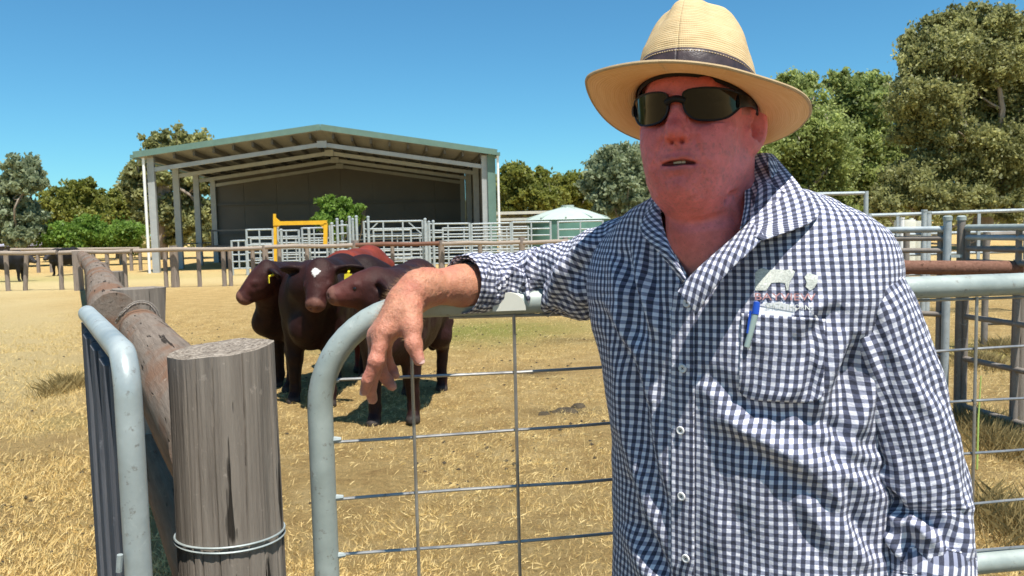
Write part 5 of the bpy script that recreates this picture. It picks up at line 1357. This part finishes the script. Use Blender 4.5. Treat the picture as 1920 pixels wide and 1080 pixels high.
def crown(a, t):
    o_ = opening(a, .001); top_c = HC + Fh * .012 + Sh * -.002
    k = (1 - t ** 2.4) ** (1 / 2.6) if t < 1 else 0
    k = .30 + .70 * k if t < .93 else (.30 + .70 * (1 - .93 ** 2.4) ** (1 / 2.6)) * (1 - (t - .93) / .07)
    taper = 1 - .20 * t
    p = o_ * (k * taper) + np.array([top_c[0], top_c[1], o_[2]]) * (1 - k * taper)
    zt = ztop - .016 * (1 - math.cos(a)) * .5
    p[2] = o_[2] + (zt - o_[2]) * min(1, t * 1.03) ** .95 - (.018 * ((t - .93) / .07) if t > .93 else 0)
    # pinches at both sides of the front and a crease on top
    pin = .011 * (math.exp(-((a - .75) / .38) ** 2) + math.exp(-(((a - 2 * math.pi + .75)) / .38) ** 2) * 1.25) * math.exp(-((t - .80) / .26) ** 2)
    p = p - hatang(a) * pin
    p = p + hatang(a) * .0016 * fbm(math.cos(a) * 2, math.sin(a) * 2, t * 4)
    return p
hat_loft('crown', [(lambda a, t=t: crown(a, t)) for t in np.concatenate([np.linspace(0, .93, 44), np.linspace(.94, .9999, 8)])], STRAW, thick=.0018)
def bandp(a, t): 
    p = crown(a, .015 + .25 * t); return p + hatang(a) * (.0022 + .0012 * math.sin(math.pi * t))
hat_loft('hat_band', [(lambda a, t=t: bandp(a, t)) for t in np.linspace(0, 1, 7)], LEATHER, thick=.002)
for t0 in (.12, .88):
    mb = MB(); N_ = 150
    for k in range(N_):
        a0 = 2 * math.pi * k / N_; a1 = a0 + 2 * math.pi / N_ * .6
        if hatang(a0)[1] > .35: continue
        mb.tube([bandp(a0, t0) + hatang(a0) * .0014, bandp(a1, t0) + hatang(a1) * .0014], .0006, 4, False)
    mb.build('stitching', THREAD, hat)
def sweat(a, t): 
    p = opening(a, -.0035 - .001 * t); p[2] += .022 * t - .005; return p
hat_loft('sweatband', [(lambda a, t=t: sweat(a, t)) for t in np.linspace(0, 1, 4)], SWEAT, thick=.0015)

# ---- shirt
shirt = bpy.data.objects.new('shirt', None); COL.objects.link(shirt); shirt.parent = man
rows = np.array([  # py, L, R, Y, depth b
    (1230, 1158, 1672, 1.103, .150), (1110, 1160, 1668, 1.103, .153), (1000, 1162, 1660, 1.103, .154), (900, 1160, 1650, 1.103, .153), (800, 1155, 1640, 1.104, .150), (700, 1145, 1618, 1.106, .143),
    (620, 1124, 1612, 1.108, .137), (540, 1116, 1620, 1.112, .130), (490, 1124, 1618, 1.115, .122), (450, 1140, 1606, 1.118, .113), (420, 1164, 1580, 1.12, .105), (395, 1192, 1546, 1.12, .097), (374, 1220, 1516, 1.12, .088), (358, 1246, 1478, 1.12, .079), (346, 1258, 1440, 1.12, .072)], float)
NR, NC = 330, 420
RW = catmull(rows, NR)
SU = np.linspace(0, 2 * math.pi, 721)
def ringpt(i, u):
    py, L, R_, Yc, b = RW[i]; W = (R_ - L) / 2 / FPX * Yc; cx = (L + R_) / 2
    a = math.sqrt(max(1e-4, (W * W - (b * math.sin(yt)) ** 2)) / math.cos(yt) ** 2)
    c = P(cx, py, Yc); cu, su_ = np.cos(u), np.sin(u); ex = 2 / 2.25
    x = a * np.sign(su_) * np.abs(su_) ** ex; y = b * np.sign(cu) * np.abs(cu) ** ex
    y = y * np.where(cu > 0, 1, 1.0)
    return c + np.multiply.outer(x, St) + np.multiply.outer(y, Ft)
edgeR = lambda py: np.interp(py, [340, 362, 385, 410, 440, 480, 525, 560, 600, 1300], [1424, 1420, 1415, 1409, 1396, 1340, 1285, 1264, 1262, 1262])
edgeL = lambda py: np.interp(py, [340, 362, 385, 410, 440, 480, 525, 560, 600, 1300], [1238, 1236, 1236, 1238, 1243, 1268, 1294, 1302, 1302, 1302])
Gd = np.zeros((NR, NC, 3)); UU = np.zeros((NR, NC))
for i in range(NR):
    Rp = ringpt(i, SU); px = proj(Rp)[0]; al = np.concatenate([[0], np.cumsum(np.linalg.norm(np.diff(Rp, axis=0), axis=1))])
    fr = np.where((SU < 1.35) | (SU > 2 * math.pi - 1.35))[0]
    uu = np.where(SU[fr] > math.pi, SU[fr] - 2 * math.pi, SU[fr]); o_ = np.argsort(uu); uu, pp = uu[o_], px[fr][o_]
    mono = np.maximum.accumulate(pp)
    fy = proj(ringpt(i, np.array([0.0])))[1][0] if RW[i][0] > 400 else RW[i][0]
    uR = np.interp(edgeR(fy), mono + np.arange(len(mono)) * 1e-6, uu); uL = np.interp(edgeL(fy), mono + np.arange(len(mono)) * 1e-6, uu)
    u0 = np.interp(1284, mono + np.arange(len(mono)) * 1e-6, uu)
    us = np.linspace(uR, uL + 2 * math.pi, NC)
    Gd[i] = ringpt(i, us)
    A_ = lambda u: np.interp(u, np.concatenate([SU - 2 * math.pi, SU[1:], SU[1:] + 2 * math.pi]), np.concatenate([al - al[-1], al[1:], al[1:] + al[-1]]))
    UU[i] = A_(us) - A_(u0)
    half = al[-1] / 2; UU[i] = np.where(UU[i] > half, UU[i] - al[-1], UU[i])
VV = np.zeros((NR, NC)); VV[1:] = np.cumsum(np.linalg.norm(np.diff(Gd, axis=0), axis=2), 0)
Nn = gnormals(Gd)
outw = Gd - Gd.mean(1, keepdims=True); outw[..., 2] = 0
if (Nn * outw).sum(-1).mean() < 0: Nn = -Nn
PX, PY = proj(Gd); front = (Nn[..., 1] < .25)
def fold(PX, PY, x0, y0, x1, y1, wd, amp, sharp=1.0):
    d = np.array([x1 - x0, y1 - y0], float); L = np.hypot(*d); d /= L
    t = ((PX - x0) * d[0] + (PY - y0) * d[1]) / L; n = (PX - x0) * -d[1] + (PY - y0) * d[0]
    n = n + 6 * np.sin(t * 5 + x0)
    env = np.clip(np.sin(np.clip(t, 0, 1) * math.pi), 0, 1) ** .6
    return amp * env * (n / wd) * np.exp(-.5 * (n / wd) ** 2) * 1.65
D = .0045 * fbm(Gd[..., 0] * 9, Gd[..., 1] * 9, Gd[..., 2] * 7) + .0011 * fbm(Gd[..., 0] * 30, Gd[..., 1] * 30, Gd[..., 2] * 26)
rid = 1 - np.abs(fbm(UU * 9 + VV * 7, VV * 13 - UU * 7, UU * 0 + 3)); D += .0022 * rid
FO = [(1330, 745, 1690, 935, 20, .010), (1345, 790, 1640, 985, 17, -.006), (1420, 770, 1680, 860, 15, .007), (1300, 700, 1420, 800, 15, .006), (1195, 700, 1262, 960, 12, -.009), (1165, 800, 1255, 1100, 13, -.008), (1150, 640, 1200, 900, 14, .008),
      (1590, 620, 1540, 800, 16, .010), (1615, 650, 1585, 880, 14, -.010), (1560, 560, 1500, 640, 14, .007), (1150, 470, 1195, 660, 12, .009), (1185, 450, 1215, 640, 10, -.008), (1215, 440, 1232, 620, 9, .007), (1170, 980, 1270, 1110, 14, .009), (1560, 900, 1640, 1060, 16, .008),
      (1480, 900, 1570, 1080, 18, -.005), (1350, 900, 1370, 1080, 20, .004), (1130, 560, 1220, 760, 12, -.008), (1400, 640, 1380, 760, 18, .004), (1520, 680, 1470, 780, 14, .005)]
for f in FO: D += front * fold(PX, PY, *f)
edge = np.minimum(np.arange(NC), np.arange(NC)[::-1])[None] ; D *= np.clip(edge / 14, .15, 1)
Gs = Gd + Nn * D[..., None]
Uw = UU + .0022 * fbm(UU * 10, VV * 10, UU * 0 + 7); Vw = VV + .0022 * fbm(UU * 10, VV * 10, UU * 0 + 1)
uvS = np.stack([Uw, Vw], -1).reshape(-1, 2)
so_ = mesh('shirt_body', Gs.reshape(-1, 3), gridfaces(NR, NC)[:, ::-1], uv=uvS, mat=GING, parent=shirt)
fm = front & (edge > 0) & (PY < 1200)
SP = Gs[fm]; SN = Nn[fm]; SPX, SPY = proj(SP)
def onshirt(px, py, off=0.0, k=10):
    d = (SPX - px) ** 2 + (SPY - py) ** 2; j = np.argpartition(d, k)[:k]; w_ = 1 / (d[j] + .5); w_ /= w_.sum()
    p = (SP[j] * w_[:, None]).sum(0); n = nrm((SN[j] * w_[:, None]).sum(0)); qx, qy = proj(p)
    dx = P(px, py, p[1]) - P(qx, qy, p[1])
    return p + dx + n * off, n
def patch(name, fn, nu, nv, uvs, mat=GING, thick=.0012, parent=None, rot=0.0, off=1):
    """fn(i/nu, j/nv) -> point"""
    Gq = np.array([[fn(u, v) for u in np.linspace(0, 1, nu)] for v in np.linspace(0, 1, nv)])
    lu = np.zeros((nv, nu)); lu[:, 1:] = np.cumsum(np.linalg.norm(np.diff(Gq, axis=1), axis=2), 1)
    lv = np.zeros((nv, nu)); lv[1:] = np.cumsum(np.linalg.norm(np.diff(Gq, axis=0), axis=2), 0)
    c, s = math.cos(rot), math.sin(rot); uv = np.stack([lu * c - lv * s + uvs[0], lu * s + lv * c + uvs[1]], -1).reshape(-1, 2)
    o = mesh(name, Gq.reshape(-1, 3), gridfaces(nv, nu), uv=uv, mat=mat, parent=parent or shirt)
    md = o.modifiers.new('solid', 'SOLIDIFY'); md.thickness = thick; md.offset = 0
    return o
# placket
def plk(u, v):
    py = 528 + v * 690; pxx = 1261 + u * 42 + (8 * (1 - v * 12) if v < .08 else 0)
    return onshirt(pxx, min(py, 1190), .0022 + .0008 * (u < .1))[0]
patch('placket', plk, 15, 160, (-.0144, 0.0), thick=.0014)
# buttons
for i, (bx_, by_) in enumerate([(1291, 569), (1283, 690), (1279, 806), (1281, 929), (1289, 1045)]):
    p, n = onshirt(bx_, by_, .0048); t_ = nrm(np.cross(n, UP)); w_ = np.cross(t_, n); mb = MB(); V_ = []
    prof = [(0.001, .0002), (.0028, .0002), (.0040, .0010), (.0052, .0014), (.0058, .0004), (.0056, -.0010)]
    for r_, hgt in prof:
        for k in range(20): a = 2 * math.pi * k / 20; V_.append(p + (t_ * math.cos(a) + w_ * math.sin(a)) * r_ + n * hgt)
    b_ = mesh('button', V_, gridfaces(6, 20, True).tolist() + [tuple(range(20))], mat=BUTTON, parent=shirt)
    mb = MB()
    for sx_, sy_ in ((1, 1), (1, -1), (-1, 1), (-1, -1)): mb.disc(p + t_ * .0012 * sx_ + w_ * .0012 * sy_ + n * .0006, n, .00045, .0006, 6)
    mb.build('thread', MATS['dark_leather'], shirt)
# pocket with flap-free top, pen, folded paper
def pk(u, v):
    x0, x1 = 1392 - 6 * v, 1546 - 4 * v; y0 = 592 + 10 * u - 4; y1 = 748 + 8 * u
    cut = (abs(u - .5) * 2) ** 6 * 16 * v ** 4
    return onshirt(x0 + (x1 - x0) * u, y0 + (y1 - y0) * v - cut, .0036 + .002 * math.sin(math.pi * u) * (1 - v))[0]
patch('pocket', pk, 46, 46, (.0725, .30), thick=.0012)
def pc(px, py, off=.0020): return onshirt(px, py, off)[0]
Vp = [pc(1425, 596, .0014), pc(1418, 572, .0022), pc(1462, 566, .0024), pc(1530, 592, .0022), pc(1536, 604, .0014)]
Vp2 = [v_ + Ft * -.0008 for v_ in Vp]
mesh('folded_paper', Vp + Vp2, [(0, 1, 2, 3, 4), (9, 8, 7, 6, 5), (0, 5, 6, 1), (1, 6, 7, 2), (2, 7, 8, 3), (3, 8, 9, 4), (4, 9, 5, 0)], smooth=False, mat=PAPER, parent=shirt)
pen = bpy.data.objects.new('pen', None); COL.objects.link(pen); pen.parent = shirt
pen.parent = man
a, b, c = pc(1421, 568, .0065), pc(1418, 590, .0068), pc(1402, 650, .0062)
MB().tube([a + nrm(a - b) * .001, a, a * .5 + b * .5, b], [.0022, .0040, .0044, .0044], 14).build('pen_cap', BLUEP, pen)
MB().tube([b, c], [.0040, .0036], 12).build('pen_barrel', CLEARP, pen)
MB().beam(pc(1410, 584, .009), pc(1404, 625, .0085), .0016, .0025).build('pen_clip', BLUEP, pen, False)
# collar
def spline2(A_, B_, nA=24):
    A_ = catmull(A_, 40); B_ = catmull(B_, 40)
    def f(u, v, bul=.006):
        k = v * 39; i = min(int(k), 38); fr_ = k - i; a = A_[i] * (1 - fr_) + A_[i + 1] * fr_; b = B_[i] * (1 - fr_) + B_[i + 1] * fr_
        p = a * (1 - u) + b * u; n = np.array([0, -1, .3]); return p + nrm(n) * bul * math.sin(math.pi * u)
    return f
fR = spline2([P(1402, 294, 1.135), P(1405, 330, 1.085), P(1409, 372, 1.03), P(1404, 412, .99), P(1392, 446, .968)],
             [P(1450, 291, 1.150), P(1474, 318, 1.085), P(1504, 356, 1.015), P(1532, 408, .966), P(1430, 452, .935)])
def fRR(u, v):
    return fR(u, v, .010)
patch('collar', fRR, 30, 60, (0, 0), thick=.0022, rot=.15)
fR2 = spline2([P(1394, 293, 1.13), P(1395, 330, 1.078), P(1396, 380, 1.02), P(1388, 430, .985)], [P(1402, 294, 1.135), P(1405, 330, 1.085), P(1409, 372, 1.03), P(1404, 412, .99)])
patch('collar_stand', lambda u, v: fR2(u, v, .0), 6, 40, (0, 0), thick=.002, mat=GING)
# rolled open front edge (lapel) from the collar down to the first button
fL2 = spline2([P(1404, 418, .985), P(1372, 448, .968), P(1335, 480, .962), P(1300, 512, .958), P(1270, 548, .962)],
              [P(1434, 444, .938), P(1404, 474, .932), P(1370, 506, .934), P(1332, 550, .940), P(1304, 592, .948)])
patch('lapel', lambda u, v: fL2(u, v, .007), 20, 60, (0, .05), thick=.0016, rot=.5)
# left (image) collar leaf
fC = spline2([P(1243, 362, 1.09), P(1239, 392, 1.055), P(1243, 425, 1.02), P(1256, 462, .99), P(1284, 522, .962)],
             [P(1232, 366, 1.11), P(1211, 402, 1.075), P(1203, 436, 1.035), P(1244, 482, .985), P(1281, 530, .962)])
patch('collar', lambda u, v: fC(u, v, .007), 20, 60, (.02, 0), thick=.0022, rot=-.45)
# back of the collar round the neck
def bk(u, v):
    a = rad(-100 + 200 * u); c = P(1335, 300, 1.13); c2 = NB
    ce = np.array([NB[0] - .0, NB[1] - .0, 0]); d = St * math.sin(a) - Ft * math.cos(a)
    zb = P(1395, 300, 1.13)[2] ; return ce + d * (.079 + .008 * v) + UP * (zb - .004 - .035 * v)
patch('collar', bk, 40, 10, (0, 0), thick=.0022)
# sleeves
def sleeve(name, ctrl, nr, nc, wr, uvoff, seam=None, down=(0, 0, 1)):
    """ctrl rows: x,y,z, r_up, r_side"""
    K = catmull(ctrl, nr); c = K[:, :3]; T_ = np.gradient(c, axis=0); T_ /= np.linalg.norm(T_, axis=1)[:, None]
    an = np.linspace(0, 2 * math.pi, nc); ref = np.array(down, float); Gq = np.zeros((nr, nc, 3)); NN_ = np.zeros_like(Gq)
    for i in range(nr):
        u_ = ref - T_[i] * (ref @ T_[i]); u_ = nrm(u_); s_ = np.cross(T_[i], u_)
        Gq[i] = c[i] + np.multiply.outer(np.cos(an) * K[i, 3], u_) + np.multiply.outer(np.sin(an) * K[i, 4], s_)
        NN_[i] = np.multiply.outer(np.cos(an), u_) + np.multiply.outer(np.sin(an), s_)
    al = np.concatenate([[0], np.cumsum(np.linalg.norm(np.diff(c, axis=0), axis=1))])
    rr_ = (K[:, 3] + K[:, 4]) / 2; U_ = an[None] * (rr_[:, None] * .6 + rr_.mean() * .4); V_ = np.repeat(al[:, None], nc, 1)
    px, py = proj(Gq); Dd = wr(an[None] + 0 * V_, V_, al[-1], px, py, NN_)
    Dd = Dd * 1.0; Dd[:, -1] = Dd[:, 0]
    Gq = Gq + NN_ * Dd[..., None]
    Uw = U_ + .003 * fbm(np.cos(an)[None] * 1.5 + 0 * V_, np.sin(an)[None] * 1.5 + 0 * V_, V_ * 12)
    uv = np.stack([Uw + uvoff[0], V_ + uvoff[1] + .003 * fbm(np.cos(an)[None] * 2 + 0 * V_, np.sin(an)[None] * 2 + 0 * V_, V_ * 10 + 5)], -1).reshape(-1, 2)
    o = mesh(name, Gq.reshape(-1, 3), gridfaces(nr, nc), uv=uv, mat=GING, parent=shirt)
    md = o.modifiers.new('solid', 'SOLIDIFY'); md.thickness = .0016; md.offset = -1
    return o, Gq, NN_
def row(px, py, Y, ru, rs_): return [*P(px, py, Y), ru, rs_]
def wrR(an, V_, L, px, py, N_):
    t = V_ / L; ca, sa = np.cos(an), np.sin(an)
    bun = np.exp(-((t - .66) / .16) ** 2); bun2 = np.exp(-((t - .90) / .08) ** 2)
    n1 = 1 - np.abs(fbm(ca * 1.1 + V_ * 6, sa * 1.1 + 2, V_ * 30)) * 1.7
    n2 = 1 - np.abs(fbm(ca * 2.2, sa * 2.2 + 7, V_ * 55 + ca * 1.5)) * 1.7
    d = (.0015 + .0065 * bun) * np.maximum(n1, -.35) + (.0008 + .0032 * bun) * n2 + .0035 * fbm(ca * 1.4, sa * 1.4, V_ * 12) + .003 * bun2 * n2
    for f in [(1120, 440, 1040, 560, 14, .008), (1090, 450, 1000, 580, 11, -.007), (1010, 480, 985, 580, 8, .009), (985, 470, 950, 570, 7, -.003), (960, 478, 1010, 590, 7, .007), (1045, 470, 1130, 600, 12, .006), (925, 480, 905, 570, 8, .005), (1060, 560, 1140, 620, 9, .007)]:
        d = d + (N_[..., 1] < .3) * fold(px, py, *f)
    return d
sl, slG, slN = sleeve('sleeve', [row(1262, 470, 1.19, .050, .060), row(1205, 482, 1.225, .070, .072), row(1150, 505, 1.25, .073, .070), row(1100, 516, 1.28, .066, .062), row(1050, 522, 1.315, .056, .054), row(1000, 527, 1.34, .049, .048), row(955, 528, 1.333, .0500, .051), row(915, 530, 1.308, .0470, .0475), row(885, 532, 1.283, .0465, .0470), row(872, 533, 1.272, .0460, .0465)], 240, 180, wrR, (0, 0))
# rolled cuff
cu = [row(915, 531, 1.306, .0500, .0500), row(903, 532, 1.298, .0505, .0505), row(885, 532, 1.283, .0500, .0500), row(866, 533, 1.268, .0490, .050)]
sleeve('cuff', cu, 40, 150, lambda an, V_, L, px, py, N_: .0016 * fbm(np.cos(an) * 3, np.sin(an) * 3, V_ * 60) + .0022 * np.sin(an * 2 + V_ * 60) * .6, (.003, .006))
def wrL(an, V_, L, px, py, N_):
    t = V_ / L; ca, sa = np.cos(an), np.sin(an)
    n1 = 1 - np.abs(fbm(ca * 1.2, sa * 1.2 + 3, V_ * 14 + ca)) * 1.6
    bun = np.exp(-((t - .86) / .14) ** 2)
    d = (.0014 + .006 * bun) * n1 + .004 * fbm(ca * 1.3, sa * 1.3, V_ * 8 + 9) + .0012 * fbm(ca * 4, sa * 4, V_ * 30)
    for f in [(1620, 560, 1660, 800, 14, .006), (1640, 880, 1720, 980, 12, -.009), (1650, 930, 1760, 1010, 12, .009), (1630, 820, 1680, 930, 10, .007), (1600, 480, 1640, 640, 12, -.004), (1720, 700, 1790, 820, 16, .004), (1690, 960, 1800, 1040, 12, .006), (1640, 1000, 1700, 1050, 10, -.008)]:
        d = d + (N_[..., 1] < .3) * fold(px, py, *f)
    return d
sleeve('sleeve', [row(1524, 462, 1.05, .046, .048), row(1564, 489, 1.02, .055, .055), row(1594, 532, 1.00, .058, .059), row(1625, 590, .99, .0585, .0585), row(1662, 680, .98, .0570, .0575), row(1692, 780, .975, .0585, .0580), row(1710, 860, .972, .0595, .0580), row(1724, 940, .968, .0575, .056), row(1732, 1000, .955, .0540, .053), row(1738, 1050, .945, .0500, .050), row(1738, 1075, .94, .048, .048)], 260, 180, wrL, (.2, .1), down=(0, 1, 0))
cu = [row(1738, 1046, .944, .0525, .0520), row(1739, 1058, .940, .0540, .0535), row(1739, 1085, .935, .0535, .053), row(1738, 1120, .925, .052, .052)]
sleeve('cuff', cu, 40, 150, lambda an, V_, L, px, py, N_: .0016 * fbm(np.cos(an) * 3, np.sin(an) * 3, V_ * 60), (.2, .3), down=(0, 1, 0))
# embroidered badge on the chest: bull, small map, two lines of words
def onto(name, pts, faces, mat, off=.0018):
    V_ = [onshirt(x, y, off)[0] for x, y in pts]; n = len(V_); V2 = [v_ - Ft * .0009 for v_ in V_]
    return mesh(name, V2 , [f for f in faces], mat=mat, parent=bd, smooth=False)
bd = bpy.data.objects.new('embroidered_badge', None); COL.objects.link(bd); bd.parent = shirt
def poly_fill(pts):
    me = bpy.data.meshes.new('t'); import bmesh as bm_; b = bm_.new(); vs = [b.verts.new((x, y, 0)) for x, y in pts]; b.faces.new(vs)
    bm_.ops.triangulate(b, faces=b.faces[:]); bm_.ops.subdivide_edges(b, edges=b.edges[:], cuts=2, use_grid_fill=True)
    V_ = [(v.co.x, v.co.y) for v in b.verts]; b.verts.index_update(); F = [tuple(v.index for v in f.verts) for f in b.faces]; b.free(); return V_, F
bull = [(1416, 512), (1422, 506), (1430, 503), (1441, 507), (1456, 506), (1474, 507), (1483, 505), (1490, 510), (1488, 517), (1482, 522), (1480, 531), (1478, 545), (1474, 545), (1472, 531), (1462, 530), (1446, 531), (1440, 534), (1437, 545), (1433, 545), (1432, 530), (1426, 526), (1421, 530), (1419, 545), (1416, 545), (1416, 528)]
onto('bull_emblem', *poly_fill(bull), EMB_W)
mp_ = [(1508, 520), (1514, 513), (1524, 515), (1533, 518), (1532, 530), (1526, 540), (1518, 545), (1510, 538), (1512, 530)]
onto('map_emblem', *poly_fill(mp_), EMB_W)
def words(txt, x0, y0, x1, y1, h_, mat):
    cu_ = bpy.data.curves.new('t', 'FONT'); cu_.body = txt; cu_.resolution_u = 2; ob = bpy.data.objects.new('t', cu_); COL.objects.link(ob)
    bpy.context.view_layer.update(); me = ob.evaluated_get(bpy.context.evaluated_depsgraph_get()).to_mesh()
    V_ = np.array([v.co[:2] for v in me.vertices]); F = [tuple(p.vertices) for p in me.polygons]; ob.to_mesh_clear(); bpy.data.objects.remove(ob)
    V_ -= V_.min(0); V_ /= V_.max(0)
    pts = [(x0 + (x1 - x0) * a, y0 + (y1 - y0) * a - h_ * b) for a, b in V_]; onto('lettering', pts, F, mat, .0030)
words('BAYVIEW', 1416, 563, 1528, 564, 13, EMB_R)
words('SHORTHORNS', 1436, 577, 1524, 582, 9, EMB_W)

# ---- trousers, belt, boots (below the frame)
L_ = Vol((-.1, .75, 0), (.75, 1.5, 1.0), .009)
hip = T(-.005, 0, .90)
L_.ell(hip, (.112, .165, .11), np.array([Ft, St, UP]), .03)
bo = Vol((-.1, .65, 0), (.75, 1.5, .26), .006)
for s in (-1, 1):
    h0 = T(0, s * .085, .86); kn = T(.03, s * .11, .49); an_ = T(-.01, s * .12, .10)
    L_.chain([h0, (h0 + kn) / 2 + Ft * .01, kn, (kn + an_) / 2 - Ft * .015, an_, an_ - [0, 0, .055]], [.092, .080, .062, .064, .052, .055], .03)
    bo.chain([an_ + [0, 0, .08], an_, an_ - [0, 0, .05] - Ft * .02], [.040, .042, .042], .02)
    toe = an_ + Ft * .17; toe = toe * [1, 1, 0] + [0, 0, .04]
    bo.chain([an_ - [0, 0, .055], (an_ + toe) / 2 - [0, 0, .022], toe], [.045, .046, .036], .03)
V, Q = L_.net(2); V[:, 2] = np.maximum(V[:, 2], .025)
n_ = .005 * fbm(V[:, 0] * 12, V[:, 1] * 12, V[:, 2] * 16); V[:, 0] += n_; V[:, 1] += n_
mesh('jeans', V, Q, mat=JEANS, parent=man)
V, Q = bo.net(2); V[:, 2] = np.maximum(V[:, 2], .012); mesh('boots', V, Q, mat=BOOT, parent=man)
